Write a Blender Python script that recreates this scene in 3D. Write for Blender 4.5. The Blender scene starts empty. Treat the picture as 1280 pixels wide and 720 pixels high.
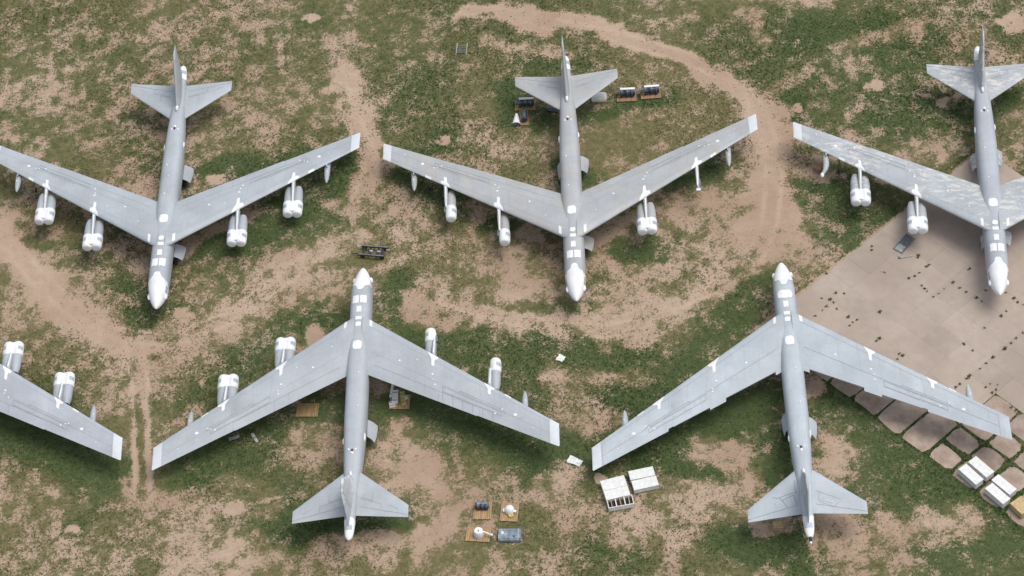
import bpy, math, random
import numpy as np
from mathutils import Vector, Matrix

random.seed(7)
rng = np.random.default_rng(11)
S = bpy.context.scene
COL = S.collection
R = math.radians

# ------------------------------------------------------------------ camera
F_PX, ELEV, ROLL, DIST = 3181.706, 0.8805536, -0.1183424, 372.2337
ce, se = math.cos(ELEV), math.sin(ELEV)
CAM = Vector((0, -DIST * ce, DIST * se))
FWD = Vector((0, ce, -se)); UPV = Vector((0, se, ce)); RT = Vector((1, 0, 0))
cr, sr = math.cos(ROLL), math.sin(ROLL)
CR = cr * RT + sr * UPV
CU = cr * UPV - sr * RT
cam_d = bpy.data.cameras.new('camera')
cam = bpy.data.objects.new('camera', cam_d); COL.objects.link(cam)
M3 = Matrix((CR, CU, -FWD)).transposed()
cam.matrix_world = Matrix.Translation(CAM) @ M3.to_4x4()
cam_d.sensor_width = 36.0
cam_d.lens = F_PX / 1280 * 36.0
cam_d.clip_start = 1.0
cam_d.clip_end = 20000
S.camera = cam


def at(px, py, z=0.0):
    """world point at height z that lies under a point of the 1280x720 survey photo"""
    d = FWD + CR * ((px - 640) / F_PX) - CU * ((py - 360) / F_PX)
    t = (z - CAM.z) / d.z
    return CAM + d * t


# ------------------------------------------------------------------ materials
def new_mat(name):
    m = bpy.data.materials.new(name); m.use_nodes = True
    nt = m.node_tree
    return m, nt, nt.nodes['Principled BSDF']


def N(nt, typ, **kw):
    n = nt.nodes.new(typ)
    for k, v in kw.items():
        if k.startswith('i_'):
            n.inputs[k[2:].replace('_', ' ')].default_value = v
        else:
            setattr(n, k, v)
    return n


def mixc(nt, fac, a, b, blend='MIX'):
    n = nt.nodes.new('ShaderNodeMix'); n.data_type = 'RGBA'; n.blend_type = blend
    for sock, v in ((n.inputs[0], fac), (n.inputs[6], a), (n.inputs[7], b)):
        if isinstance(v, (int, float)):
            sock.default_value = v
        elif isinstance(v, (tuple, list)):
            sock.default_value = tuple(v) + ((1,) if len(v) == 3 else ())
        else:
            nt.links.new(v, sock)
    return n.outputs[2]


def math_(nt, op, a, b=None, c=None, clamp=False):
    n = nt.nodes.new('ShaderNodeMath'); n.operation = op; n.use_clamp = clamp
    for i, v in enumerate((a, b, c)):
        if v is None: continue
        if isinstance(v, (int, float)): n.inputs[i].default_value = v
        else: nt.links.new(v, n.inputs[i])
    return n.outputs[0]


def sstep(nt, v, lo, hi):
    n = nt.nodes.new('ShaderNodeMapRange'); n.interpolation_type = 'SMOOTHSTEP'
    nt.links.new(v, n.inputs[0]); n.inputs[1].default_value = lo; n.inputs[2].default_value = hi
    return n.outputs[0]


def noise(nt, coord, scale, detail=3, rough=.55, w=None):
    n = nt.nodes.new('ShaderNodeTexNoise')
    n.inputs['Scale'].default_value = scale; n.inputs['Detail'].default_value = detail
    n.inputs['Roughness'].default_value = rough
    nt.links.new(coord, n.inputs['Vector'])
    return n.outputs[0]


def simple_mat(name, col, rough=.6, metal=0.0, var=.12, scale=1.5):
    m, nt, b = new_mat(name)
    tc = nt.nodes.new('ShaderNodeTexCoord')
    f = noise(nt, tc.outputs['Object'], scale, 5, .65)
    dark = tuple(c * (1 - var * 1.6) for c in col); lite = tuple(min(1, c * (1 + var)) for c in col)
    f2 = sstep(nt, f, .3, .7)
    nt.links.new(mixc(nt, f2, dark, lite), b.inputs['Base Color'])
    b.inputs['Roughness'].default_value = rough; b.inputs['Metallic'].default_value = metal
    return m


def paint_mat(name, col, blotch=0.0, blotch_col=(.55, .53, .5), warm=0.0, offset=0.0):
    """weathered grey aircraft paint: panel-sized tone steps, streaks, stains, optional peeled patches"""
    m, nt, b = new_mat(name)
    tc = nt.nodes.new('ShaderNodeTexCoord')
    mp = N(nt, 'ShaderNodeMapping'); mp.inputs['Location'].default_value = (offset, offset * .7, offset * .3)
    nt.links.new(tc.outputs['Object'], mp.inputs['Vector'])
    P = mp.outputs[0]
    n1 = sstep(nt, noise(nt, P, .22, 5, .6), .32, .68)
    c = mixc(nt, n1, tuple(v * .90 for v in col), tuple(v * 1.06 for v in col))
    # panel-to-panel tone steps
    v = nt.nodes.new('ShaderNodeTexVoronoi'); v.distance = 'CHEBYCHEV'
    v.inputs['Scale'].default_value = .55; v.inputs['Randomness'].default_value = .75
    nt.links.new(P, v.inputs['Vector'])
    sep = N(nt, 'ShaderNodeSeparateColor'); nt.links.new(v.outputs['Color'], sep.inputs[0])
    c = mixc(nt, math_(nt, 'MULTIPLY', sep.outputs[0], .19), c, tuple(x * .72 for x in col))
    # fine grime
    n2 = sstep(nt, noise(nt, P, 2.4, 6, .7), .52, .75)
    c = mixc(nt, math_(nt, 'MULTIPLY', n2, .30), c, (.22, .20, .175))
    # streaks running aft (local Y is the fuselage axis)
    ms = N(nt, 'ShaderNodeMapping'); ms.inputs['Scale'].default_value = (2.2, .16, .6)
    nt.links.new(P, ms.inputs['Vector'])
    n3 = sstep(nt, noise(nt, ms.outputs[0], 1.0, 5, .65), .5, .72)
    c = mixc(nt, math_(nt, 'MULTIPLY', n3, .16), c, (.25, .25, .25))
    n4 = sstep(nt, noise(nt, P, 5.5, 3, .6), .62, .72)
    c = mixc(nt, math_(nt, 'MULTIPLY', n4, .35), c, (.58, .60, .61))
    n5 = sstep(nt, noise(nt, P, 3.7, 3, .6), .64, .72)
    c = mixc(nt, math_(nt, 'MULTIPLY', n5, .35), c, (.20, .20, .20))
    if warm:
        nw = sstep(nt, noise(nt, P, .35, 5, .65), .45, .65)
        c = mixc(nt, math_(nt, 'MULTIPLY', nw, warm), c, (.40, .34, .27))
    if blotch:
        mb = N(nt, 'ShaderNodeMapping'); mb.inputs['Rotation'].default_value = (0, 0, R(28)); mb.inputs['Scale'].default_value = (.55, 1.3, 1)
        nt.links.new(P, mb.inputs['Vector'])
        nb = sstep(nt, noise(nt, mb.outputs[0], .95, 6, .75), .49, .57)
        ng = sstep(nt, noise(nt, P, .12, 2, .5), .30, .52)
        c = mixc(nt, math_(nt, 'MULTIPLY', math_(nt, 'MULTIPLY', nb, ng), blotch), c, blotch_col)
    nt.links.new(c, b.inputs['Base Color'])
    b.inputs['Roughness'].default_value = .55
    return m


WHITE = simple_mat('white_sealant', (.72, .725, .72), .75, 0, .05, .8)
WHITE_TIP = simple_mat('pale_wing_tip', (.55, .58, .60), .6, 0, .05, .8)
SEAM = simple_mat('seam_dark', (.27, .285, .30), .8)
SEAM_L = simple_mat('seam_light', (.31, .33, .35), .8)
SEAM_D = simple_mat('seam_black', (.15, .16, .17), .8)
GLASS = simple_mat('window_tape_grey', (.36, .40, .45), .45)
RUBBER = simple_mat('tyre_rubber', (.025, .025, .026), .85)
STEEL = simple_mat('bare_steel', (.22, .23, .24), .5, .5, .3, 3)
DARK = simple_mat('dark_steel', (.035, .037, .042), .55, .4, .4, 3)
ENGINE = simple_mat('engine_metal', (.10, .115, .14), .45, .6, .5, 4)
BLUEGREY = simple_mat('bluegrey_metal', (.23, .29, .34), .5, .2, .3, 1.5)
YELLOW = simple_mat('yellow_primer', (.50, .42, .13), .6, 0, .25, 4)
RUST = simple_mat('rust_red', (.22, .09, .05), .85, 0, .4, 4)
CRATE = simple_mat('white_crate_paint', (.69, .69, .66), .75, 0, .09, 1.6)
CRATE_IN = simple_mat('crate_inside', (.10, .075, .055), .9, 0, .3, 3)
TAN_BOX = simple_mat('tan_plywood', (.50, .36, .18), .8, 0, .15, 2)
PLANK = simple_mat('weathered_plank', (.34, .35, .33), .8, 0, .2, 3)
SHEET = simple_mat('white_sheet', (.72, .73, .70), .6, 0, .10, 1.5)


def wood_mat(name, col):
    m, nt, b = new_mat(name)
    tc = nt.nodes.new('ShaderNodeTexCoord')
    mp = N(nt, 'ShaderNodeMapping'); mp.inputs['Scale'].default_value = (5.5, .5, 1)
    nt.links.new(tc.outputs['Object'], mp.inputs['Vector'])
    f = sstep(nt, noise(nt, mp.outputs[0], 1.3, 4, .6), .3, .7)
    f2 = sstep(nt, noise(nt, tc.outputs['Object'], 2.5, 5, .7), .45, .75)
    c = mixc(nt, f, tuple(v * .62 for v in col), tuple(v * 1.15 for v in col))
    c = mixc(nt, math_(nt, 'MULTIPLY', f2, .4), c, (.20, .15, .09))
    nt.links.new(c, b.inputs['Base Color']); b.inputs['Roughness'].default_value = .85
    return m


WOOD = wood_mat('pallet_wood', (.42, .27, .135))
WOOD_R = wood_mat('pallet_wood_reddish', (.33, .19, .11))
WOOD_D = wood_mat('pallet_wood_old', (.34, .22, .10))


# ------------------------------------------------------------------ mesh helpers
class MB:
    def __init__(s): s.v = []; s.f = []

    def add(s, vs, fs):
        o = len(s.v); s.v += [tuple(p) for p in vs]; s.f += [tuple(i + o for i in f) for f in fs]

    def box(s, c, d, rz=0.0, tilt=None):
        x, y, z = d[0] / 2, d[1] / 2, d[2] / 2
        b = min(x, y, z) * .12
        vs = []
        for (zz, ins) in ((-z, b), (-z + b, 0), (z - b, 0), (z, b)):
            for (sx, sy) in ((-1, -1), (1, -1), (1, 1), (-1, 1)):
                vs.append(Vector((sx * (x - ins), sy * (y - ins), zz)))
        m = Matrix.Rotation(rz, 3, 'Z')
        if tilt: m = m @ Matrix.Rotation(tilt[1], 3, tilt[0])
        vs = [m @ v + Vector(c) for v in vs]
        fs = [(3, 2, 1, 0), (12, 13, 14, 15)]
        for r in range(3):
            for i in range(4):
                j = (i + 1) % 4
                fs.append((r * 4 + i, r * 4 + j, r * 4 + 4 + j, r * 4 + 4 + i))
        s.add(vs, fs)

    def rings(s, rings, cap0=True, cap1=True):
        n = len(rings[0]); vs = [p for r in rings for p in r]; fs = []
        for a in range(len(rings) - 1):
            for i in range(n):
                j = (i + 1) % n
                fs.append((a * n + i, a * n + j, a * n + n + j, a * n + n + i))
        if cap0: fs.append(tuple(range(n))[::-1])
        if cap1: fs.append(tuple((len(rings) - 1) * n + i for i in range(n)))
        s.add(vs, fs)

    def tube(s, p0, p1, r0, r1=None, n=10, cap=True):
        p0, p1 = Vector(p0), Vector(p1); r1 = r0 if r1 is None else r1
        d = (p1 - p0).normalized()
        a = d.orthogonal().normalized(); b = d.cross(a)
        rg = []
        for p, r in ((p0, r0), (p1, r1)):
            rg.append([p + a * (r * math.cos(2 * math.pi * i / n)) + b * (r * math.sin(2 * math.pi * i / n)) for i in range(n)])
        s.rings(rg, cap, cap)

    def revolve(s, base, axis, prof, n=20, squash=1.0, bend=None):
        """prof: (distance along axis, radius)"""
        base = Vector(base); d = Vector(axis).normalized()
        up = Vector((0, 0, 1)) if abs(d.z) < .9 else Vector((1, 0, 0))
        a = d.cross(up).normalized(); b = a.cross(d)
        rg = []
        for (t, r) in prof:
            o = base + d * t + (bend(t) if bend else Vector())
            rg.append([o + a * (r * math.cos(2 * math.pi * i / n)) + b * (r * squash * math.sin(2 * math.pi * i / n)) for i in range(n)])
        s.rings(rg, True, True)

    def grid(s, pts):
        h, w = len(pts), len(pts[0])
        s.add([p for r in pts for p in r],
              [(i * w + j, i * w + j + 1, i * w + w + j + 1, i * w + w + j) for i in range(h - 1) for j in range(w - 1)])

    def build(s, name, mat, parent=None, smooth=True, ang=40):
        me = bpy.data.meshes.new(name); me.from_pydata(s.v, [], s.f); me.validate()
        import bmesh
        bm = bmesh.new(); bm.from_mesh(me); bmesh.ops.recalc_face_normals(bm, faces=bm.faces); bm.to_mesh(me); bm.free()
        if smooth:
            me.polygons.foreach_set('use_smooth', [True] * len(me.polygons))
            me.set_sharp_from_angle(angle=R(ang))
        me.materials.append(mat)
        o = bpy.data.objects.new(name, me); COL.objects.link(o)
        if parent: o.parent = parent
        return o


def tag(o, label, cat, group=None, kind=None):
    if label: o['label'] = label
    if cat: o['category'] = cat
    if group: o['group'] = group
    if kind: o['kind'] = kind
    return o


def empty(name, loc, rz=0.0, ry=0.0):
    o = bpy.data.objects.new(name, None); COL.objects.link(o)
    o.location = loc; o.rotation_euler = (0, ry, rz); o.empty_display_size = .5
    return o


def pchip(x, xs, ys):
    xs = np.asarray(xs, float); ys = np.asarray(ys, float)
    h = np.diff(xs); d = np.diff(ys) / h
    m = np.zeros_like(ys); m[0], m[-1] = d[0], d[-1]
    for i in range(1, len(xs) - 1):
        if d[i - 1] * d[i] > 0:
            w1, w2 = 2 * h[i] + h[i - 1], h[i] + 2 * h[i - 1]
            m[i] = (w1 + w2) / (w1 / d[i - 1] + w2 / d[i])
    x = np.clip(x, xs[0], xs[-1]); k = min(max(int(np.searchsorted(xs, x)) - 1, 0), len(h) - 1)
    t = (x - xs[k]) / h[k]
    return ((1 + 2 * t) * (1 - t) ** 2 * ys[k] + t * (1 - t) ** 2 * h[k] * m[k]
            + t * t * (3 - 2 * t) * ys[k + 1] + t * t * (t - 1) * h[k] * m[k + 1])


# ------------------------------------------------------------------ the bomber
# station table: x from nose, half width, top z, bottom z
FT = [(0, .04, 4.06, 3.94), (.35, .34, 4.34, 3.55), (.9, .66, 4.60, 3.18), (1.6, .95, 4.83, 2.80), (2.4, 1.18, 5.06, 2.48),
      (3.3, 1.36, 5.36, 2.22), (4.4, 1.47, 5.74, 2.08), (5.6, 1.52, 5.88, 2.0), (9, 1.53, 5.92, 1.95), (20, 1.56, 5.98, 1.95), (27, 1.56, 5.98, 2.0),
      (31, 1.48, 5.95, 2.2), (34, 1.36, 5.90, 2.5), (37.5, 1.18, 5.82, 3.0), (41, .96, 5.70, 3.5), (44, .77, 5.58, 3.95), (46, .66, 5.48, 4.2),
      (47.3, .52, 5.36, 4.45), (47.95, .30, 5.2, 4.7), (48.12, .10, 5.05, 4.92)]
FX, FW, FTOP, FBOT = ([r[i] for r in FT] for i in range(4))


def fus_n(x): return 2.0 + .75 * min(1, max(0, (x - 1) / 5)) * (1 if x < 34 else max(.3, 1 - (x - 34) / 14))


def fus(x, th, off=0.0):
    """point on the fuselage; th from the top, + to local +X"""
    w, t, b = pchip(x, FX, FW) + off, pchip(x, FX, FTOP) + off, pchip(x, FX, FBOT) - off
    n = fus_n(x); s, c = math.sin(th), math.cos(th)
    return Vector((w * math.copysign(abs(s) ** (2 / n), s), -x, (t + b) / 2 + (t - b) / 2 * math.copysign(abs(c) ** (2 / n), c)))


def fus_top(x, y, off):
    w, t, b = pchip(x, FX, FW) + off, pchip(x, FX, FTOP) + off, pchip(x, FX, FBOT) - off
    n = fus_n(x); q = min(.999, abs(y) / w)
    return Vector((y, -x, (t + b) / 2 + (t - b) / 2 * (1 - q ** n) ** (1 / n)))


# wing: y -> leading / trailing edge
WR, WT = 1.47, 28.2
def lerp(a, b, t): return a + (b - a) * t
def wing_le(y):
    t = (y - WR) / (WT - WR); return lerp(10.9, 30.25, t), lerp(5.55, 4.20, t)
def wing_te(y, cut=None):
    t = (y - WR) / (WT - WR); x, z = lerp(20.05, 33.85, t), lerp(4.62, 3.78, t)
    # small step where the aileron and flap meet
    if y < 17.0: x += .10
    if cut: x -= cut(y)
    return x, z
def af(c):  # thickness shape 0..1
    return (2.969 * math.sqrt(c) - 1.26 * c - 3.516 * c * c + 2.843 * c ** 3 - 1.015 * c ** 4)
def wing_pt(y, c, up, off=0.0, cut=None):
    xl, zl = wing_le(y); xt, zt = wing_te(y)
    th = lerp(.128, .08, (y - WR) / (WT - WR)) * (xt - xl)
    if cut and c > .86:
        c = .86 + (c - .86) * (1 - cut(y) / (xt - xl) / .14)
    z = lerp(zl, zt, c) + (af(c) * th * .58 + off if up else -af(c) * th * .42 - off)
    return Vector((y, -lerp(xl, xt, c), z))
CS = [0, .004, .015, .04, .08, .15, .25, .38, .52, .66, .8, .86, .93, 1.0]


def wing_mesh(sg, y0, y1, cut=None, cap_round=False, brk=()):
    ys = [y0]
    y = y0
    allb = sorted(b for b in brk if y0 < b < y1)
    for b in allb + [y1]:
        n = max(1, int((b - ys[-1]) / 1.5)); a = ys[-1]
        for i in range(1, n + 1): ys.append(a + (b - a) * i / n)
        if b in allb: ys[-1] = b - .01; ys.append(b + .01)
    rings = []
    for y in ys:
        up = [wing_pt(y, c, True, 0, cut) for c in CS]
        lo = [wing_pt(y, c, False, 0, cut) for c in reversed(CS[1:])]
        rings.append([Vector((sg * p.x, p.y, p.z)) for p in up + lo])
    if cap_round:
        # rounded tip edge
        for k, (e, sc) in enumerate(((.10, .72), (.16, .25))):
            rg = []
            for p in rings[len(ys) - 1]:
                xl, zl = wing_le(y1); xt, zt = wing_te(y1, cut)
                c = (-p.y - xl) / (xt - xl); zc = lerp(zl, zt, c)
                yy = p.y - (.5 - c) * e * .6
                rg.append(Vector((p.x + sg * e, yy, zc + (p.z - zc) * sc)))
            rings.append(rg)
    m = MB(); m.rings(rings); return m


def wing_patch(sg, poly_rows, off, cut=None):
    """rows of (y, c) -> grid over the wing's upper skin"""
    return [[Vector((sg * (p := wing_pt(y, max(c, 0), True, off, cut)).x, p.y, p.z)) for (y, c) in row] for row in poly_rows]


def strip_on(fn, a, b, w, n=6):
    """thin line on a surface fn(y, c, off) from a to b, width w metres"""
    pa, pb = fn(*a), fn(*b); L = (pb - pa).length
    row0, row1 = [], []
    n = max(2, int(L / .8))
    for i in range(n + 1):
        t = i / n; y, c = lerp(a[0], b[0], t), lerp(a[1], b[1], t)
        p = fn(y, c)
        d = (pb - pa).normalized(); s = d.cross(Vector((0, 0, 1))).normalized() * (w / 2)
        row0.append(p + s); row1.append(p - s)
    return [row0, row1]


# tailplane
def tail_pt(y, c, up, off=0.0):
    t = (y - 1.25) / (7.9 - 1.25)
    xl, xt = lerp(37.05, 42.8, t), lerp(44.05, 44.78, (y - .72) / (7.9 - .72))
    z = lerp(4.72, 4.74, t); ch = xt - xl
    th = lerp(.10, .085, t) * ch * .5
    return Vector((y, -lerp(xl, xt, c), z + (1 if up else -1) * (af(c) * th + off)))


def tail_mesh(sg):
    m = MB(); rings = []
    for y in (.5, 1.25, 3, 5, 7, 7.82, 7.9):
        sc = 1 if y < 7.85 else .5
        up = [tail_pt(y, c, True) for c in CS]; lo = [tail_pt(y, c, False) for c in reversed(CS[1:])]
        zc = 4.74
        rings.append([Vector((sg * p.x, p.y, zc + (p.z - zc) * sc)) for p in up + lo])
    m.rings(rings); return m


def blob(m, c, r, n=12, k=8):
    c = Vector(c); rg = []
    for i in range(k + 1):
        a = math.pi * i / k; q = max(.02, math.sin(a))
        rg.append([c + Vector((r[0] * q * math.cos(2 * math.pi * j / n), -r[1] * math.cos(a), r[2] * q * math.sin(2 * math.pi * j / n))) for j in range(n)])
    m.rings(rg)


PY_IN, PY_OUT, TANK_Y = 10.8, 18.75, 23.6


def nacelle(parent, paint, cx, fy, cz, notch_side):
    """one engine nacelle: cx lateral, fy front y (local), cz centre height"""
    m = MB()
    m.revolve((cx, fy - .25, cz), (0, -1, 0), [(0, .60), (.3, .68), (1.2, .74), (3.0, .75), (4.0, .72), (4.7, .63), (5.2, .48), (5.22, .40), (4.9, .34)], 22, 1.0)
    n = m.build('nacelle', paint, parent)
    m = MB()
    m.revolve((cx, fy, cz), (0, -1, 0), [(0, .30), (.02, .52), (.07, .65), (.20, .745), (.5, .80), (1.2, .83), (1.32, .80), (1.42, .83), (2.25, .82), (2.35, .76)], 22, 1.0)
    m.build('intake_cover', WHITE, parent)
    # grey bleed door left uncovered on the outer shoulder
    m = MB(); rows = []
    for i in range(4):
        row = []
        for j in range(5):
            a = R(lerp(14, 70, j / 4)); rr = .835
            row.append(Vector((cx + notch_side * rr * math.sin(a), fy - lerp(.95, 1.6, i / 3), cz + rr * math.cos(a))))
        rows.append(row)
    m.grid(rows); m.build('bleed_door', GLASS, parent)


def engine_pod(root, paint, sg, y, kind, inner_dir):
    xl, zl = wing_le(y)
    front = -(xl - 5.55); cz = zl - 1.38
    X = sg * y
    # pylon: a thin deep beam from the wing's leading edge forward over the nacelles
    m = MB(); rg = []
    for (yy, zt, zb, w) in ((front - 1.9, cz + .62, cz - .05, .10), (front - 2.6, cz + .92, cz - .1, .20), (front - 3.8, zl - .22, cz - .1, .24),
                            (-xl - .15, zl + .10, zl - .9, .26), (-xl - 1.6, zl + .12, zl - .9, .18)):
        rg.append([Vector((X - w, yy, zb)), Vector((X - w, yy, zt - .08)), Vector((X - w * .4, yy, zt)), Vector((X + w * .4, yy, zt)), Vector((X + w, yy, zt - .08)), Vector((X + w, yy, zb))])
    m.rings(rg)
    pod = m.build('engine_pod', paint, root)
    if kind in ('full', 'half_in', 'half_out'):
        if kind in ('full', 'half_in'): nacelle(pod, paint, X - sg * .67, front, cz, -sg)
        if kind in ('full', 'half_out'): nacelle(pod, paint, X + sg * .67, front, cz, sg)
        if kind == 'full':
            m = MB(); m.box((X, front - 1.30, cz + .12), (.70, 2.0, 1.30)); m.build('centre_cover', WHITE, pod)
        else:
            s = 1 if kind == 'half_in' else -1
            m = MB(); m.box((X + sg * s * .22, front - 1.9, cz + .1), (.30, 1.0, .5)); m.box((X + sg * s * .20, front - 2.9, cz - .1), (.22, .9, .35))
            m.build('engine_mount', STEEL, pod)
        m = MB()
        m.tube((X, front - 2.0, cz + .74), (X, -xl + .2, zl + .12), .10, .13, 8)
        m.build('strut_cover', WHITE, pod)
    elif kind == 'bare':
        m = MB(); m.box((X, front - 2.0, cz + .25), (.55, .5, .5)); m.box((X + .18, front - 2.5, cz + .5), (.2, .9, .25)); m.build('engine_mount', STEEL, pod)
        m = MB(); m.box((X, front - 1.75, cz + .45), (.62, .42, .25)); m.tube((X + .1, front - 2.3, cz + .85), (X, -xl, zl + .1), .10, .14, 8); m.build('strut_cover', WHITE, pod)
        m = MB(); m.tube((X + sg * .3, front - 2.3, cz + .2), (X + sg * .35, front - 3.9, cz + .25), .1); m.build('fuel_pipe', STEEL, pod)
    return pod


def make_plane(label, loc, up, yaw, rollp, paint, eng, cut=None, brk=(), tips=(1, 1), bent_tank=False, seam_style=(1, 1), fin_paint=None, body_paint=None):
    rz = yaw if up else math.pi + yaw
    root = empty('bomber_aircraft', (loc[0], loc[1], 0), rz, -rollp if up else rollp)
    tag(root, label, 'bomber aircraft', 'retired bombers parked in the desert')
    side = {'L': -1, 'R': 1} if up else {'L': 1, 'R': -1}      # image side -> local X sign
    # fuselage
    m = MB(); xs = [0, .08, .2, .35, .6, .9, 1.25, 1.6, 2, 2.4, 2.85, 3.3, 3.8, 4.4, 5, 5.6, 7, 9, 11, 13, 15, 17, 20, 23, 26, 28, 30, 32, 34, 36, 38, 40, 42, 44, 45.2, 46, 46.7, 47.3, 47.7, 47.95, 48.12]
    nth = 40
    m.rings([[fus(x, 2 * math.pi * i / nth) for i in range(nth)] for x in xs])
    body = m.build('fuselage', body_paint or paint, root, ang=50)
    # saddle fairing over the wing box is part of the fuselage skin: white hatch patches
    hs = [(7.3, .54, 1.4, .92, 0), (7.3, -.54, 1.4, .92, 0), (9.15, .0, 1.1, .72, 0), (10.8, 0, .62, .9, 0), (11.9, 0, .82, .80, 1), (15.7, 0, 1.6, 1.3, 1)]
    if seam_style[0] == 2: hs[0:2] = [(7.3, 0, 1.5, 2.1, 1)]
    for (hx, hy, l, w, rnd) in hs:
        m = MB(); k = 8; rows = []
        for i in range(k + 1):
            row = []
            for j in range(k + 1):
                a, b = 2 * i / k - 1, 2 * j / k - 1
                if rnd:
                    q = math.sqrt(max(0, 1 - .30 * b * b)), math.sqrt(max(0, 1 - .30 * a * a)); a2, b2 = a * q[0], b * q[1]
                else: a2, b2 = a, b
                jit = .03 * math.sin(5 * b + hx)
                row.append(fus_top(hx + a2 * l / 2 + jit, hy + b2 * w / 2, .035))
            rows.append(row)
        m.grid(rows); m.build('hatch_cover', WHITE, root)
    # nose cover: white sealant from the radome over the windscreen
    m = MB(); nt_ = 64; rows = []

    def xend(th):
        a = abs((th + math.pi) % (2 * math.pi) - math.pi)
        pts = [(0, 5.55), (.12, 5.5), (.20, 5.25), (.30, 4.75), (.45, 4.55), (.75, 4.45), (.95, 4.15), (1.15, 4.35), (1.5, 4.0), (2.0, 3.2), (math.pi, 2.6)]
        return float(np.interp(a, [p[0] for p in pts], [p[1] for p in pts])) + .05 * math.sin(9 * th + loc[0])
    for i in range(25):
        t = (i / 24) ** 1.4
        rows.append([fus(max(.005, t * xend(2 * math.pi * j / nt_)), 2 * math.pi * j / nt_, .035) for j in range(nt_)])
    m.rings(rows, True, False); m.build('nose_cover', WHITE, root, ang=60)
    for s in (-1, 1):
        m = MB(); blob(m, (s * 1.18, -2.35, 3.9), (.30, .55, .30)); m.build('sensor_blister', WHITE, root)
        m = MB(); rows = []
        for i in range(5):
            rows.append([fus(lerp(2.75, 3.75, i / 4), s * R(lerp(62, 84, j / 4)), .06) for j in range(5)])
        m.grid(rows); m.build('side_window', GLASS, root)
    # tail cover
    m = MB(); rows = []
    for i in range(12):
        x = lerp(44.9, 48.12, i / 11)
        rows.append([fus(x + (.12 * math.sin(3 * 2 * math.pi * j / nth + loc[1]) if i == 0 else 0), 2 * math.pi * j / nth, .035) for j in range(nth)])
    m.rings(rows, False, True); tc = m.build('tail_cover', WHITE, root)
    m = MB(); rows = []
    for i in range(4): rows.append([fus(lerp(46.0, 46.75, i / 3), R(lerp(-62, 40, j / 8)), .055) for j in range(9)])
    m.grid(rows); m.build('turret_panel', paint, tc)
    if up and seam_style[0] == 2:
        m = MB(); m.tube((0, -48.0, 5.0), (0, -48.75, 5.0), .22, .2, 12); m.build('tail_gun', DARK, tc)
        m = MB(); m.tube((0, -48.72, 5.0), (0, -49.0, 5.0), .19, .14, 12); m.build('gun_cap', WHITE, tc)
    # little fittings aft
    for (hx, hy, r) in ((34.4, 0, .20), (33.8, .48, .15), (33.8, -.48, .15), (20.6, .35, .12), (26.4, .5, .13), (12.9, .85, .11), (24.2, 0.1, .07)):
        m = MB(); p = fus_top(hx, hy, 0); blob(m, (p.x, p.y, p.z), (r, r * 1.25, .14)); m.build('antenna_cap', WHITE, root)
    m = MB(); p = fus_top(34.0, 0.02, 0.0); blob(m, p, (.16, .3, .10)); m.build('drain_cap', DARK, root)
    for (hx, th, l) in ((31.0, 78, 1.0), (31.6, -78, .8)):
        m = MB(); p = fus(hx, R(th)); blob(m, p, (.16, l * .7, .3)); m.build('side_blister', WHITE, root)
    # fin
    m = MB(); rings = []
    for (z, xl, xt, w) in ((5.0, 37.0, 46.1, .52), (5.9, 38.0, 46.05, .46), (7.5, 39.25, 45.98, .38), (9.5, 40.9, 45.85, .29), (11.6, 42.5, 45.75, .2), (12.2, 43.05, 45.7, .16), (12.32, 43.4, 45.5, .05)):
        rg = [Vector((w * af(c) , -lerp(xl, xt, c), z)) for c in CS] + [Vector((-w * af(c), -lerp(xl, xt, c), z)) for c in reversed(CS[1:])]
        rings.append(rg)
    m.rings(rings); fin = m.build('tail_fin', fin_paint or paint, root)
    m = MB(); blob(m, (0, -38.3, 6.05), (.24, .75, .28)); m.build('fin_fairing', WHITE, fin)
    m = MB()
    for s in (-1, 1):
        rows = []
        for i in range(5):
            z = lerp(6.2, 11.7, i / 4); xl = lerp(38.2, 42.6, (z - 6) / 5.8); xt = lerp(46.0, 45.75, (z - 6) / 6); w = lerp(.46, .2, (z - 6) / 5.8)
            rows.append([Vector((s * (w * af(c) + .012), -lerp(xl, xt, c), z)) for c in (.70, .715)])
        m.grid(rows)
    m.build('rudder_seam', SEAM, fin)
    # wings
    for im, sg in side.items():
        c_ = cut if cut else None
        tip_y = 27.1
        w = wing_mesh(sg, .6, tip_y if True else WT, c_, False, tuple(brk) + (17.0,)).build('wing', paint, root, ang=35)
        t = wing_mesh(sg, tip_y, WT, c_, True).build('wing_tip', WHITE_TIP if tips[0 if im == 'L' else 1] else paint, w)
        fn = lambda y, c, o=.018: Vector((sg * (p := wing_pt(y, c, True, o, c_)).x, p.y, p.z))
        # seams of flaps, aileron and spoilers
        m = MB(); wd = .075
        lines = [((2.4, .80), (9.6, .78)), ((11.6, .78), (17.3, .77)), ((9.6, .78), (9.6, 1)), ((11.6, .78), (11.6, 1)), ((17.3, .77), (17.3, 1)), ((9.6, .78), (11.6, .78)),
                 ((1.9, .16), (27, .17)), ((1.9, .60), (27, .62)), ((26.9, .02), (26.9, .97))]
        if cut: lines = lines[6:]
        m_l = [strip_on(fn, a, b, wd * (.35 if i >= 6 else .8)) for i, (a, b) in enumerate(lines)]
        for g in m_l: m.grid(g)
        for k in range(9):
            y = 3.6 + 2.75 * k
            m.grid(strip_on(fn, (y, .05), (y + .25, .60), .022))
        m.build('panel_seam', SEAM_L, w)
        m = MB()
        for k in range(5):
            y0, y1 = 12.4 + k * 1.55, 12.4 + k * 1.55 + 1.42
            rows = [[fn(lerp(y0, y1, j / 3), cc, .03) for j in range(4)] for cc in (.655, .70, .745)]
            m.grid(rows)
        m.build('spoiler', paint, w)
        m = MB()
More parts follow.
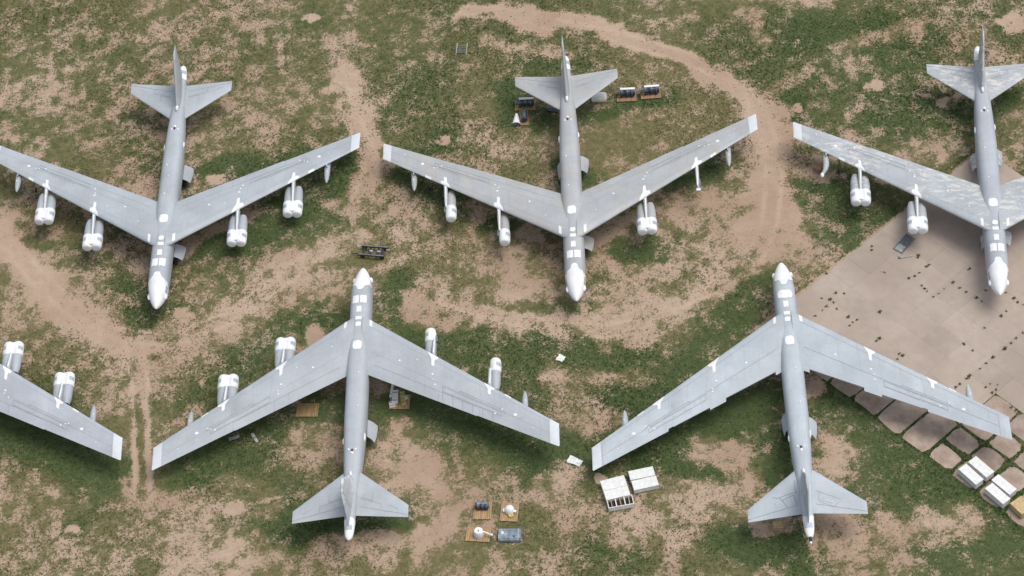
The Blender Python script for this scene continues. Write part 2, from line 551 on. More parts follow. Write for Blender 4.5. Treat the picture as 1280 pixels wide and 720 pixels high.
        for a, b in (((12.2, .64), (20.4, .635)), ((12.2, .76), (20.4, .765)), ((12.2, .64), (12.2, .76)), ((20.4, .635), (20.4, .765)), ((14.6, .57), (20.6, .56)), ((14.6, .57), (14.4, .63)), ((20.6, .56), (21, .63))):
            m.grid(strip_on(fn, a, b, .055))
        if seam_style[1] == 3 and im == 'R':
            for k in range(6): m.grid(strip_on(fn, (12.2 + 1.4 * k, .64), (12.2 + 1.4 * k, .98), .07))
        m.build('spoiler_seam', SEAM, w)
        # small white caps over fuel filler points
        for k, (y, c, r) in enumerate(((6.3, .52, .17), (10.9, .50, .17), (11.3, .66, .13), (11.0, .60, .12), (19.6, .72, .17), (20.7, .55, .12), (22.3, .5, .27), (20.2, .6, .10), (24.8, .7, .10), (3.6, .32, .10), (8.7, .35, .10))):
            y += random.uniform(-.25, .25); c += random.uniform(-.03, .03)
            if k > 6 and random.random() < .35: continue
            p = fn(y, c, 0); m = MB(); blob(m, p, (r, r, .045), 10, 6); m.build('filler_cap', WHITE, w)
        p0 = 20.9
        m = MB(); m.grid(wing_patch(sg, [[(p0 + j * .22, lerp(0, .07, i / 3)) for j in range(5)] for i in range(4)], .03, c_)); m.build('edge_patch', WHITE, w)
        # wing-root strips
        m = MB(); m.grid(wing_patch(sg, [[(1.62 + j * .14, lerp(.02, .16, i / 4)) for j in range(4)] for i in range(5)], .05, c_)); m.build('root_strip', WHITE, w)
        # engines
        for (py, kd) in ((PY_IN, eng[im][0]), (PY_OUT, eng[im][1])):
            # white T-shaped patch on the leading edge
            rows = []
            for (c, hw) in ((0, .78), (.02, .80), (.05, .75), (.09, .62), (.12, .34), (.17, .24), (.26, .22), (.30, .20)):
                rows.append([(py + hw * k / 3 * (1 + .10 * math.sin(7 * c + k + sg)), c + .015 * k * (1 if c < .1 else 0) / 3) for k in range(-3, 4)])
            m = MB(); m.grid(wing_patch(sg, rows, .035, c_)); m.build('pylon_patch', WHITE, w)
            if kd != 'none': engine_pod(root, paint, sg, py, kd, -sg)
        # drop tank
        if True:
            xl, zl = wing_le(TANK_Y); X = sg * TANK_Y; zc = zl - .85
            prof = [(0, .03), (.15, .14), (.5, .26), (1.1, .37), (1.9, .44), (3.0, .46), (4.2, .45), (5.4, .36), (6.4, .2), (7.0, .05)]
            bt = bent_tank and im == 'L'
            bend = (lambda t: Vector((sg * .75 * max(0, 1 - t / 1.5) ** 1.3, 0, -.5 * max(0, 1 - t / 1.6)))) if bt else None
            m = MB(); m.revolve((X, -xl + (3.5 if bt else 3.0), zc), (0, -1, 0), prof, 18, 1.0, bend); tk = m.build('fuel_tank', paint, root)
            m = MB(); m.box((X, -xl - .9, (zl + zc) / 2 + .1), (.16, 2.6, zl - zc - .2)); m.build('tank_pylon', paint, tk)
            if not bt:
                m = MB(); blob(m, (X + sg * .12, -xl + 1.1, zc + .42), (.10, .14, .06)); m.build('tank_cap', WHITE, tk)
            else:
                m = MB(); p = Vector((X + sg * .62, -xl + 3.25, zc - .40)); blob(m, p, (.28, .45, .30)); m.build('tank_nose_tape', WHITE, tk)
        # outrigger gear
        y = 21.6; xl, zl = wing_le(y)
        m = MB(); m.tube((sg * y, -xl - 1.6, zl - .1), (sg * y, -xl - 1.5, .42), .10, .08, 10); m.box((sg * y, -xl - 1.5, .42), (.34, .14, .14)); og = m.build('outrigger_leg', STEEL, root)
        m = MB(); m.revolve((sg * y - .12, -xl - 1.5, .40), (1, 0, 0), [(0, .30), (.04, .40), (.20, .40), (.24, .30)], 18); m.build('outrigger_wheel', RUBBER, og)
        # tailplane
        tp = tail_mesh(sg).build('tailplane', paint, root, ang=35)
        fnt = lambda y, c: Vector((sg * (p := tail_pt(y, c, True, .02)).x, p.y, p.z))
        m = MB()
        tl = [((1.2, .80), (7.85, .80))]
        for a, b in tl: m.grid(strip_on(fnt, a, b, .07))
        m.build('elevator_seam', SEAM, tp)
        if seam_style[0] == 2:
            pathL = [(1.3, .24), (1.35, .45), (1.2, .52), (3.9, .42), (4.4, .30)] if im == 'L' else [(1.4, .5), (2.0, .5), (4.4, .52), (4.7, .45)]
            path2 = [(3.6, .42), (2.6, .78)] if im == 'L' else [(1.5, .72), (3.6, .80), (4.6, .55)]
            path3 = [(1.3, .80), (1.6, .55), (3.2, .55)] if im == 'L' else [(1.8, .5), (1.6, .68), (3.4, .72)]
        else:
            pathL = [(1.3, .62), (4.2, .60), (4.2, .76)]; path2 = [(3.0, .35), (3.0, .58), (1.5, .58)]; path3 = [(5.2, .55), (6.6, .60)]
        m = MB()
        for pp in (pathL, path2, path3):
            for a, b in zip(pp, pp[1:]): m.grid(strip_on(fnt, a, b, .055))
        m.build('patch_seam', SEAM_D if seam_style[0] == 2 and im == 'L' else SEAM, tp)
        # gear doors: plates hung open from the belly
        for (x, l, big) in ((12.3, 2.5, 1), (27.9, 2.9, 1)):
            small = (im == 'L')
            xx = x - (.9 if small else 0); out = (.75 if small else 1.35) if x > 20 else (.30 if small else 1.55)
            m = MB(); top, bot = [], []
            for i in range(5):
                t = i / 4
                a = Vector((sg * 1.42, -(xx - l / 2 + l * t), 2.55)); ww = out * (1 - .25 * t if up else .75 + .25 * t) * (1 if 0 < i < 4 else .9)
                b = Vector((sg * (1.42 + ww), -(xx - l / 2 + l * t + .25), 1.35))
                top.append([a, lerp(a, b, .5) + Vector((sg * .07, 0, .1)), b])
                bot.append([p + Vector((-sg * .03, 0, -.06)) for p in top[-1]])
            m.grid(top); m.grid(bot)
            for j in (0, 2): m.grid([[r[j] for r in top], [r[j] for r in bot]])
            for i in (0, 4): m.grid([top[i], bot[i]])
            m.build('gear_door', paint, root)
            gx = x + (.4 if small else -.4)
            m = MB(); m.tube((sg * .9, -gx, 2.3), (sg * 1.15, -gx, .7), .17, .14); m.tube((sg * .75, -gx, .70), (sg * 1.6, -gx, .70), .09); gl = m.build('gear_leg', STEEL, root)
            for wx in (.82, 1.42):
                m = MB(); m.revolve((sg * wx - .20 , -gx, .70), (1, 0, 0), [(0, .40), (.03, .58), (.12, .69), (.28, .69), (.37, .58), (.40, .40)], 22); wh = m.build('wheel', RUBBER, gl)
    return root


full = ('full', 'full')
PA = dict(
    C=paint_mat('paint_warm_grey', (.376, .392, .398), warm=.32, offset=3),
    A=paint_mat('paint_grey', (.382, .410, .430), offset=17),
    B=paint_mat('paint_blue_grey', (.41, .452, .480), offset=31),
    Rr=paint_mat('paint_peeling_grey', (.376, .402, .418), blotch=.8, blotch_col=(.58, .56, .52), offset=52),
    L=paint_mat('paint_cool_grey', (.370, .400, .422), offset=71),
    Fl=paint_mat('paint_plain_grey', (.38, .405, .435), offset=90))
FIN_A = paint_mat('paint_fin_streaked', (.45, .478, .505), blotch=.8, blotch_col=(.70, .74, .74), offset=8)

make_plane('grey bomber, nose down toward the bare bend, half pods left, bare outer pylon right', (9.035, -7.14), False, -.07278, .0214, PA['C'],
           {'L': ('half_in', 'half_in'), 'R': ('full', 'bare')})
make_plane('grey bomber, nose up beneath the dark rack, full engine pods left and half pods right', (-21.088, 3.719), True, -.09243, .0273, PA['A'],
           {'L': full, 'R': ('half_in', 'half_out')}, seam_style=(1, 3), fin_paint=FIN_A)


def cutB(y):
    if 2.35 < y < 9.5: return .52
    if 11.8 < y < 17.7: return .36
    return 0.0


make_plane('blue grey bomber without engines, nose up at the edge of the concrete apron', (38.993, -4.569), True, -.07752, .0327, PA['B'],
           {'L': ('none', 'none'), 'R': ('none', 'none')}, cut=cutB, brk=(2.35, 9.5, 11.8, 17.7), tips=(1, 0), seam_style=(2, 2))
make_plane('grey bomber with flaking blotchy wings, nose down over the concrete apron', (68.267, -15.157), False, -.13923, -.01256, PA['Rr'],
           {'L': full, 'R': full}, bent_tank=True, body_paint=PA['Fl'])
make_plane('grey bomber, nose down, with four full twin pods and clean wings, beside the dirt track', (-51.817, .725), False, -.09622, -.02577, PA['L'],
           {'L': full, 'R': full})
make_plane('grey bomber mostly outside the picture, only its right wing showing', (-82.0896, 10.57), True, -.08454, 0.0, PA['Fl'],
           {'L': full, 'R': full}, tips=(1, 1))

# ------------------------------------------------------------------ apron lattice
APW = np.array([33.8, -12.7]); AA = R(37)
E1 = np.array([math.cos(AA), math.sin(AA)]); E2 = np.array([math.sin(AA), -math.cos(AA)])
DU, DV, U0, V0 = 3.7, 4.5, .2, .4
NU, NV = 13, 22


def uvw(u, v): return APW + E1 * u + E2 * v


def build_slabs():
    mb = MB(); rr = random.Random(5); slabs = []; dirty = []
    for k in range(NV):
        i = 0
        while i < NU:
            i1 = i + 1
            zone = 0
            if k >= 7 and i <= 1: zone = 2
            elif k >= 8 and i <= 3: zone = 2 if i <= 2 else 1
            elif k >= 4 and i == 0: zone = 1; i1 = 2
            elif k == 3 and i == 0: zone = 1; i1 = 2
            elif k >= 7 and i <= 3: zone = 1
            g = (.012, .16, .32)[zone]
            u0, u1 = U0 + DU * i, U0 + DU * i1; v0, v1 = V0 + DV * k, V0 + DV * (k + 1)
            if zone == 0: g = rr.choice((.003, .003, .005, .011))
            q = lambda s: s * (1 + rr.uniform(-.5, .6))
            if zone == 0:
                uu = [u0 + g, u1 - g]; vv = [v0 + g, v1 - g]
                ring = [(uu[0], vv[0]), (uu[1], vv[0]), (uu[1], vv[1]), (uu[0], vv[1])]
            else:
                a, b, c, d = u0 + q(g), u1 - (q(g) if not (zone == 1 and k < 7) else q(.05)), v0 + q(g), v1 - q(g)
                cu, cv, hu, hv = (a + b) / 2, (c + d) / 2, (b - a) / 2, (d - c) / 2
                n = 4.6 if zone == 2 else 8.0
                ph = rr.uniform(0, 6)
                ring = []
                for t in range(44):
                    th = 2 * math.pi * t / 44; ct, st = math.cos(th), math.sin(th)
                    wob = 1 + (.045 if zone == 2 else .02) * (math.sin(3 * th + ph) + .7 * math.sin(7 * th + 2 * ph) + .5 * math.sin(13 * th + ph))
                    ring.append((cu + hu * math.copysign(abs(ct) ** (2 / n), ct) * wob, cv + hv * math.copysign(abs(st) ** (2 / n), st) * wob))
            zt = .06 + rr.uniform(-.003, .003)
            slabs.append(ring)
            top = [Vector((*uvw(*p), zt)) for p in ring]; bot = [Vector((*uvw(*p), -.05)) for p in ring]
            n = len(ring)
            f0 = len(mb.f)
            mb.add(bot + top, [tuple(range(n, 2 * n))] + [(j, (j + 1) % n, n + (j + 1) % n, n + j) for j in range(n)])
            if zone: dirty += list(range(f0, len(mb.f)))
            i = i1
    return mb, slabs, dirty


m, nt, b = new_mat('apron_concrete')
geo = nt.nodes.new('ShaderNodeNewGeometry'); P = geo.outputs['Position']
f1 = sstep(nt, noise(nt, P, .09, 5, .6), .35, .65); f2 = noise(nt, P, .8, 6, .7); f3 = sstep(nt, noise(nt, P, .35, 6, .75), .55, .75); f4 = sstep(nt, noise(nt, P, .22, 7, .8), .58, .72)
c = mixc(nt, f1, (.325, .262, .212), (.398, .328, .270))
c = mixc(nt, math_(nt, 'MULTIPLY', sstep(nt, f2, .35, .7), .35), c, (.285, .230, .192))
c = mixc(nt, math_(nt, 'MULTIPLY', f3, .45), c, (.43, .37, .32))
c = mixc(nt, math_(nt, 'MULTIPLY', f4, .45), c, (.22, .175, .14))
isl = math_(nt, 'MULTIPLY', math_(nt, 'SUBTRACT', geo.outputs['Random Per Island'], .5), .12)
hsv = N(nt, 'ShaderNodeHueSaturation'); nt.links.new(c, hsv.inputs['Color']); nt.links.new(math_(nt, 'ADD', isl, 1.0), hsv.inputs['Value'])
nt.links.new(hsv.outputs[0], b.inputs['Base Color']); b.inputs['Roughness'].default_value = .9
APRON_MAT = m
m, nt, b = new_mat('soil_stained_concrete')
geo = nt.nodes.new('ShaderNodeNewGeometry'); P = geo.outputs['Position']
f1 = sstep(nt, noise(nt, P, .45, 5, .65), .35, .65); f2 = noise(nt, P, 1.6, 6, .7)
c = mixc(nt, f1, (.265, .195, .150), (.37, .292, .235))
c = mixc(nt, math_(nt, 'MULTIPLY', sstep(nt, f2, .5, .75), .5), c, (.20, .148, .108))
hsv = N(nt, 'ShaderNodeHueSaturation'); nt.links.new(c, hsv.inputs['Color'])
nt.links.new(math_(nt, 'ADD', math_(nt, 'MULTIPLY', math_(nt, 'SUBTRACT', geo.outputs['Random Per Island'], .5), .25), 1.0), hsv.inputs['Value'])
nt.links.new(hsv.outputs[0], b.inputs['Base Color']); b.inputs['Roughness'].default_value = .95
DIRT_MAT = m
mb, SLABS, DIRTY = build_slabs()
ap = mb.build('concrete_apron', APRON_MAT, None, smooth=False); tag(ap, None, None, None, 'structure')
ap.data.materials.append(DIRT_MAT)
for k in DIRTY: ap.data.polygons[k].material_index = 1


# ------------------------------------------------------------------ ground cover fields
def hash2(ix, iy, seed):
    h = (ix.astype(np.int64) * 374761393 + iy.astype(np.int64) * 668265263 + seed * 974711) & 0x7fffffff
    h = ((h ^ (h >> 13)) * 1274126177) & 0x7fffffff
    h = ((h ^ (h >> 15)) * 1103515245) & 0x7fffffff
    return ((h ^ (h >> 12)) & 0xffff) / 65535.0


def vnoise(x, y, seed):
    ix, iy = np.floor(x), np.floor(y); fx, fy = x - ix, y - iy
    fx, fy = fx * fx * (3 - 2 * fx), fy * fy * (3 - 2 * fy)
    a, b_, c_, d = hash2(ix, iy, seed), hash2(ix + 1, iy, seed), hash2(ix, iy + 1, seed), hash2(ix + 1, iy + 1, seed)
    return (a * (1 - fx) + b_ * fx) * (1 - fy) + (c_ * (1 - fx) + d * fx) * fy


def fbm(x, y, size, octs, seed, rough=.55):
    s = np.zeros_like(x); w = 1; t = 0; ca, sa = .8, .6
    for o in range(octs):
        s += w * (vnoise(x / size + 13.7 * o, y / size - 7.3 * o, seed + o) - .5); t += w * w; w *= rough; size *= .5
        x, y = x * ca - y * sa, x * sa + y * ca
    return s / math.sqrt(t) / .21      # about unit variance


def cdf(g): return 1 / (1 + np.exp(-1.7 * g))


def smooth(a, lo, hi):
    t = np.clip((a - lo) / (hi - lo), 0, 1); return t * t * (3 - 2 * t)


# strokes in survey-photo pixels: points, radius (px), cover target, lush target, strength
ST = []
def stroke(pts, r, d=None, l=None, s=1.0): ST.append((pts, r, d, l, s))


exec_strokes = '''
# ---- broad fields
350 20 900 20 : 60 .80 .45 .8
60 40 300 60 : 70 .70 .50 .8
60 140 180 130 : 60 .60 .40 .8
250 150 330 130 : 50 .6 .4 .7
500 70 560 130 520 170 : 60 .78 .50 .9
600 100 640 160 660 210 : 45 .78 .28 .9
800 80 850 130 880 150 : 50 .80 .16 .9
740 190 800 190 860 170 : 45 .78 .10 .9
700 180 660 230 : 35 .70 .20 .8
960 50 1060 40 1110 40 : 50 .88 .65 .9
1050 120 1130 100 1190 110 : 50 .72 .60 .9
1050 170 1110 180 1170 190 : 45 .55 .55 .9
1240 60 1270 150 : 40 .65 .45 .8
40 240 60 300 : 45 .55 .25 .8
250 380 330 300 : 50 .45 .30 .7
300 330 420 250 : 40 .75 .50 .8
520 200 600 240 : 50 .70 .40 .8
520 300 600 330 520 350 : 60 .52 .12 .9
660 290 650 330 : 45 .30 .10 .8
800 290 880 300 900 270 : 50 .42 .20 .9
790 350 860 370 920 330 : 55 .50 .30 .9
920 380 900 420 860 430 : 45 .60 .40 .9
600 420 650 430 740 440 : 40 .80 .60 .9
240 450 300 420 120 440 : 40 .55 .25 .8
60 450 20 430 110 480 : 40 .60 .35 .8
180 480 240 520 250 470 : 40 .66 .35 .8
60 620 160 660 60 690 : 60 .52 .25 .8
260 580 330 600 340 650 : 45 .70 .45 .8
560 560 620 590 660 640 : 45 .75 .40 .8
660 680 760 690 700 690 : 50 .68 .40 .8
800 640 900 650 860 690 : 55 .45 .25 .9
860 500 820 540 : 40 .8 .6 .6
1060 500 1130 580 1200 640 : 48 .88 .60 .95
1180 690 1260 690 : 50 .8 .55 .9
# ---- lush green
400 255 350 285 300 300 275 310 : 26 .93 .85 1
430 205 420 240 : 16 .9 .75 .9
285 205 330 195 400 195 : 16 .95 .9 1
150 345 170 365 205 385 215 350 : 16 .85 .75 1
90 315 140 340 30 290 : 22 .68 .5 .9
390 375 360 370 400 395 : 24 .92 .8 1
490 370 500 400 520 420 : 24 .92 .8 1
350 410 330 440 300 460 : 20 .85 .8 .9
240 590 300 560 360 535 410 515 : 22 .92 .8 1
430 500 420 530 425 560 : 14 .9 .8 1
480 480 500 510 560 520 620 548 690 580 : 28 .95 .85 1
350 560 300 580 : 25 .85 .6 .8
340 650 400 668 460 658 490 650 : 22 .97 1 1
345 620 360 600 : 22 .8 .7 .8
560 435 600 450 650 480 675 505 : 22 .85 .7 .9
640 425 700 440 780 445 820 430 : 16 .85 .72 .9
0 530 50 555 110 580 150 600 : 32 1 .9 1
60 600 120 610 : 20 .8 .55 .8
770 515 800 495 850 460 890 435 930 405 950 380 : 20 .92 .82 1
900 420 930 380 950 350 : 24 .85 .7 .9
800 565 850 552 900 535 945 515 980 505 : 22 .97 .95 1
860 590 895 590 830 580 : 22 .92 .85 1
965 590 980 560 985 535 : 18 .95 .9 1
945 690 1000 692 1040 680 930 670 : 20 .96 .95 1
720 560 740 590 750 560 : 18 .88 .7 .9
1035 495 1080 525 1120 560 1150 600 1200 640 1250 670 : 20 .94 .8 1
1150 690 1200 668 : 22 .95 .8 .9
1025 225 1040 250 1075 285 1095 270 : 17 .95 .95 1
1015 300 1050 310 1080 295 : 14 .75 .7 .9
1195 130 1160 140 1120 130 : 16 .95 .9 1
1250 130 1270 110 : 18 .95 .9 1
1090 150 1130 160 : 18 .8 .75 .9
1100 70 1140 75 1160 60 : 14 .85 .8 .9
985 128 1000 145 : 16 .9 .75 .9
980 45 1040 30 1090 30 : 20 .95 .75 .9
545 160 560 185 535 185 : 18 .92 .7 .9
500 130 540 110 : 26 .8 .6 .8
640 118 660 120 635 150 : 14 .92 .8 .9
760 135 790 130 745 150 825 118 : 15 .9 .8 1
695 150 690 165 : 12 .9 .8 1
725 215 740 225 : 14 .9 .8 1
690 205 695 225 : 10 .9 .8 1
800 300 780 312 830 300 : 14 .9 .85 1
900 210 880 222 850 235 : 16 .9 .75 1
868 240 880 250 : 14 .8 .7 .9
565 265 560 280 630 300 625 315 : 11 .85 .8 1
500 222 530 240 580 250 : 18 .9 .7 1
1090 250 1110 230 : 16 .8 .5 .8
70 475 90 500 20 470 : 16 .8 .6 .8
220 500 240 490 290 480 : 18 .8 .6 .8
740 680 790 690 : 20 .85 .65 .9
955 40 940 80 : 14 .8 .65 .8
440 195 430 180 : 8 .9 .7 .8
665 318 668 325 : 10 .8 .7 .9
870 700 900 690 : 16 .8 .5 .8
# ---- bare soil
590 12 650 20 700 32 766 44 806 57 847 69 886 86 925 110 945 135 : 14.5 .0 .1 1.7
945 120 962 160 968 200 968 240 960 290 : 22 .0 .1 1.4
960 290 940 330 900 370 850 392 800 408 745 418 700 412 650 402 600 384 560 372 : 13 .13 .1 1.1
1010 105 985 100 960 110 : 14 .3 .2 .9
420 105 440 140 456 175 464 205 468 235 : 13 .08 .1 1.1
455 222 440 250 425 265 : 9 .15 .1 1
435 290 400 312 360 338 : 17 .14 .1 1.1
360 350 310 375 270 395 230 412 : 20 .24 .1 1
0 285 40 335 80 380 130 408 190 432 : 25 .0 .1 1.4
190 435 260 425 330 385 400 360 : 24 .34 .12 .9
140 255 190 240 : 26 .18 .1 1
230 305 270 290 310 265 : 15 .12 .1 1
150 205 180 215 150 225 : 16 .4 .1 .9
240 220 275 240 : 12 .35 .15 .9
455 250 500 262 540 285 : 14 .25 .1 .9
560 290 600 270 630 262 : 18 .3 .1 .9
620 330 640 345 690 350 690 320 : 26 .22 .12 1
750 320 770 345 : 20 .2 .1 1
770 280 830 260 880 262 930 250 : 20 .24 .1 1
740 300 760 300 : 12 .25 .1 1
820 380 760 385 : 18 .3 .15 .8
520 395 560 402 : 14 .12 .1 1
560 380 600 395 : 14 .12 .1 1
430 480 470 490 490 475 : 16 .25 .1 1
380 570 420 575 : 28 .28 .1 1
500 560 530 595 555 640 540 680 : 27 .10 .1 1.1
470 600 480 580 : 16 .2 .1 1
180 615 240 630 300 640 : 30 .28 .1 1
160 430 166 470 170 520 172 600 : 4 .05 .1 1.2
176 440 183 480 186 530 188 610 : 4 .05 .1 1.2
150 440 170 470 180 540 : 12 .4 .1 .7
220 690 300 688 330 690 : 20 .22 .1 1
20 620 60 625 : 18 .3 .1 .9
400 690 480 690 : 16 .2 .1 1
690 470 715 490 725 530 : 24 .24 .1 1
700 600 710 640 : 22 .26 .1 1
760 470 790 465 : 14 .3 .1 .9
780 650 860 660 : 22 .35 .1 .8
830 605 900 612 940 612 : 16 .28 .1 .9
870 560 920 558 935 590 : 15 .18 .1 1
980 515 1000 490 : 18 .22 .1 1
1040 560 1050 590 : 18 .16 .1 1
1060 680 1090 665 1140 652 1190 645 : 22 .16 .1 1
970 640 985 652 : 15 .16 .1 1
1020 675 1040 660 : 12 .2 .1 1
1172 128 1185 118 : 10 .15 .1 1
1060 55 1110 50 1140 40 : 14 .35 .1 .9
1200 60 1220 45 : 16 .3 .1 .9
940 40 930 20 : 14 .3 .1 .9
1010 195 1000 215 985 200 : 14 .3 .1 1
1240 180 1270 190 : 20 .25 .1 1
1100 205 1170 200 1130 215 : 20 .4 .2 .7
990 290 1010 330 : 16 .25 .15 .9
1140 60 1150 50 : 8 .3 .1 .9
620 55 660 60 700 70 : 9 .3 .1 .9
'''
for ln in exec_strokes.strip().splitlines():
    if ln.startswith('#'): continue
    a, b_ = ln.split(':'); a = list(map(float, a.split())); b_ = list(map(float, b_.split()))
    ST.append(([(a[i], a[i + 1]) for i in range(0, len(a), 2)], b_[0], b_[1], b_[2], b_[3]))
# round bare mounds, with sharper rims
MOUNDS = [(553, 175, 9), (228, 393, 11), (395, 417, 13.5), (294, 635, 13), (93, 661, 9), (1093, 107, 11), (995, 134, 6.5), (492, 263, 9), (1264, 26, 20), (389, 22, 12), (753, 597, 6),
          (268, 222, 12), (1180, 128, 9)]


def fields(x, y):
    """cover density and lushness at ground points"""
    wx = x + 1.1 * fbm(x, y, 7, 3, 101); wy = y + 1.1 * fbm(x, y, 7, 3, 202)
    d = .66 + .13 * fbm(x, y, 26, 3, 5); l = .40 + .14 * fbm(x, y, 22, 3, 6)
    d = np.clip(d, .1, 1); l = np.clip(l, 0, 1)
    for (pts, r, dt, lt, s) in ST:
        rm = r / 8.7 * 1.15
        W = [at(*p) for p in pts]
        x0, x1 = min(p.x for p in W) - 2.2 * rm - 3, max(p.x for p in W) + 2.2 * rm + 3
        y0, y1 = min(p.y for p in W) - 2.2 * rm - 3, max(p.y for p in W) + 2.2 * rm + 3
        sel = np.nonzero((x > x0) & (x < x1) & (y > y0) & (y < y1))[0]
        if len(sel) == 0: continue
        k_w = .2 if r <= 5 else 1.0
        sx, sy = x[sel] + (wx[sel] - x[sel]) * k_w, y[sel] + (wy[sel] - y[sel]) * k_w
        best = np.full(len(sel), 1e9)
        for p, q in (zip(W, W[1:]) if len(W) > 1 else [(W[0], W[0])]):
            ex, ey = q.x - p.x, q.y - p.y; L2 = ex * ex + ey * ey + 1e-9
            t = np.clip(((sx - p.x) * ex + (sy - p.y) * ey) / L2, 0, 1)
            best = np.minimum(best, np.hypot(sx - p.x - t * ex, sy - p.y - t * ey))
        if dt < .42: rm *= .82
        if .1 <= dt < .42: dt += .10
        if .9 < dt < .95: dt -= .04
        w = np.clip((1 - smooth(best, rm * .15, rm * (1.95 if r > 8 else 1.5))) * s, 0, 1)
        d[sel] += (dt - d[sel]) * w; l[sel] += (lt - l[sel]) * w
    for (px, py, r) in MOUNDS:
        c_ = at(px, py); rm = r / 8.7
        dx = x - c_.x; dy = y - c_.y
        sel = np.nonzero(dx * dx + dy * dy < (rm * 3) ** 2 + 9)[0]
        if len(sel) == 0: continue
        rr_ = np.hypot(dx[sel], dy[sel]) + .30 * fbm(x[sel], y[sel], 1.2, 2, 9)
        ring = (1 - smooth(rr_, rm * 1.4, rm * 2.6)) * .42
        d[sel] += (.95 - d[sel]) * ring; l[sel] += (.75 - l[sel]) * ring
        w = 1 - smooth(rr_, rm * .6, rm * 1.35)
        d[sel] *= (1 - w)
    # apron: grass in the wide joints, none beneath intact slabs
    rel = np.stack([x - APW[0], y - APW[1]], -1); u, v = rel @ E1, rel @ E2
    ins = (u > 0) & (v > 0) & (u < NU * DU) & (v < NV * DV)
    d = np.where(ins & (u < 8) & (v > 13), .95, d); l = np.where(ins & (u < 8) & (v > 13), .75, l)
    d = np.where(ins & (u > 7.5) & (v > 31) & (u < 15), .9, d)
    d = np.where(ins & ~((u < 8) & (v > 13)) & ~((u > 7.5) & (v > 31) & (u < 15)), .25, d)
    return np.clip(d, 0, 1), np.clip(l, 0, 1)


def cover_of(x, y, d):
    c1 = .70 * fbm(x, y, .50, 3, 31, .8) + .30 * fbm(x, y, 1.6, 2, 47) + .22 * fbm(x, y, 3.4, 2, 48) + .60 * fbm(x, y, .30, 2, 58)
    g = cdf(c1)
    sp = cdf(fbm(x, y, .55, 2, 91, .7))
    speck = smooth(sp - (1 - .26 * smooth(d, .03, .45)), -.05, .06)
    return np.maximum(smooth(g - (1 - d), -.20, .20), speck * .8)


def soft_cover(x, y, d):
    return np.clip(d + .95 * np.sqrt(np.clip(d * (1 - d), 0, 1)) * (.26 * fbm(x, y, .9, 2, 31, .8) + .34 * fbm(x, y, 1.7, 2, 47) + .26 * fbm(x, y, 3.4, 2, 48)), 0, 1)


# ------------------------------------------------------------------ the ground: one sheet to the horizon
def axis(lo, hi, step, far):
    mid = np.arange(lo, hi + step * .5, step)
    g = []; s = step; p = hi
    while p < far: s *= 1.35; p += s; g.append(p)
    h = []; s = step; p = lo
    while p > -far: s *= 1.35; p -= s; h.append(p)
    return np.concatenate([np.array(h[::-1]), mid, np.array(g)])


gx = axis(-96, 104, .27, 4000); gy = axis(-70, 90, .27, 4000)
GX, GY = np.meshgrid(gx, gy); X = GX.ravel(); Y = GY.ravel()
RUTS = [[(560, 8), (600, 14), (650, 20), (700, 32), (766, 44), (806, 57), (847, 69), (886, 84), (925, 108), (948, 140), (962, 180), (968, 220), (962, 280), (945, 320)],
        [(425, 110), (442, 150), (456, 185), (464, 215), (452, 245)], [(0, 292), (45, 345), (95, 390), (150, 418), (210, 425), (280, 400), (350, 352), (410, 305), (440, 270)],
        [(985, 60), (995, 30), (1003, 5)], [(168, 430), (175, 480), (178, 540), (179, 620)], [(560, 374), (620, 392), (690, 410), (760, 414), (830, 402), (895, 375)]]
wear = np.zeros_like(X)
for pts in RUTS:
    Wp = [at(*p) for p in pts]; best = np.full(len(X), 1e9)
    for p, q in zip(Wp, Wp[1:]):
        ex, ey = q.x - p.x, q.y - p.y; t = np.clip(((X - p.x) * ex + (Y - p.y) * ey) / (ex * ex + ey * ey), 0, 1)
        best = np.minimum(best, np.hypot(X - p.x - t * ex, Y - p.y - t * ey))
    wear = np.maximum(wear, np.exp(-((best - 1.15) / .38) ** 2))
wear *= np.clip(.65 + .35 * fbm(X, Y, 5, 2, 66), 0, 1)
dens, lush = fields(X, Y)
dens = np.clip(dens - .18 * wear, 0, 1)
cov = soft_cover(X, Y, dens)
Z = .05 * fbm(X, Y, 14, 2, 77) * (np.abs(X) < 400)
# keep the soil beneath the slabs
rel = np.stack([X - APW[0], Y - APW[1]], -1); u_, v_ = rel @ E1, rel @ E2
ins_ = (u_ > -1) & (v_ > -1) & (u_ < NU * DU + 1) & (v_ < NV * DV + 1)
Z = np.where(ins_, -.01, np.clip(Z, -.1, .1) * .6)
nx, ny = len(gx), len(gy)
me = bpy.data.meshes.new('ground')
idx = np.arange(nx * ny).reshape(ny, nx)
quads = np.stack([idx[:-1, :-1], idx[:-1, 1:], idx[1:, 1:], idx[1:, :-1]], -1).reshape(-1, 4)
me.vertices.add(nx * ny); me.vertices.foreach_set('co', np.stack([X, Y, Z], -1).astype(np.float32).ravel())
me.loops.add(quads.size); me.loops.foreach_set('vertex_index', quads.ravel().astype(np.int32))
me.polygons.add(len(quads)); me.polygons.foreach_set('loop_start', np.arange(0, quads.size, 4, dtype=np.int32))
me.polygons.foreach_set('use_smooth', np.ones(len(quads), bool))
me.update(calc_edges=True)
for nm, arr in (('cover', cov), ('lush', lush), ('density', dens), ('wear', wear)):
    at_ = me.attributes.new(nm, 'FLOAT', 'POINT'); at_.data.foreach_set('value', arr.astype(np.float32))
ground = bpy.data.objects.new('ground', me); COL.objects.link(ground); tag(ground, None, None, None, 'structure')

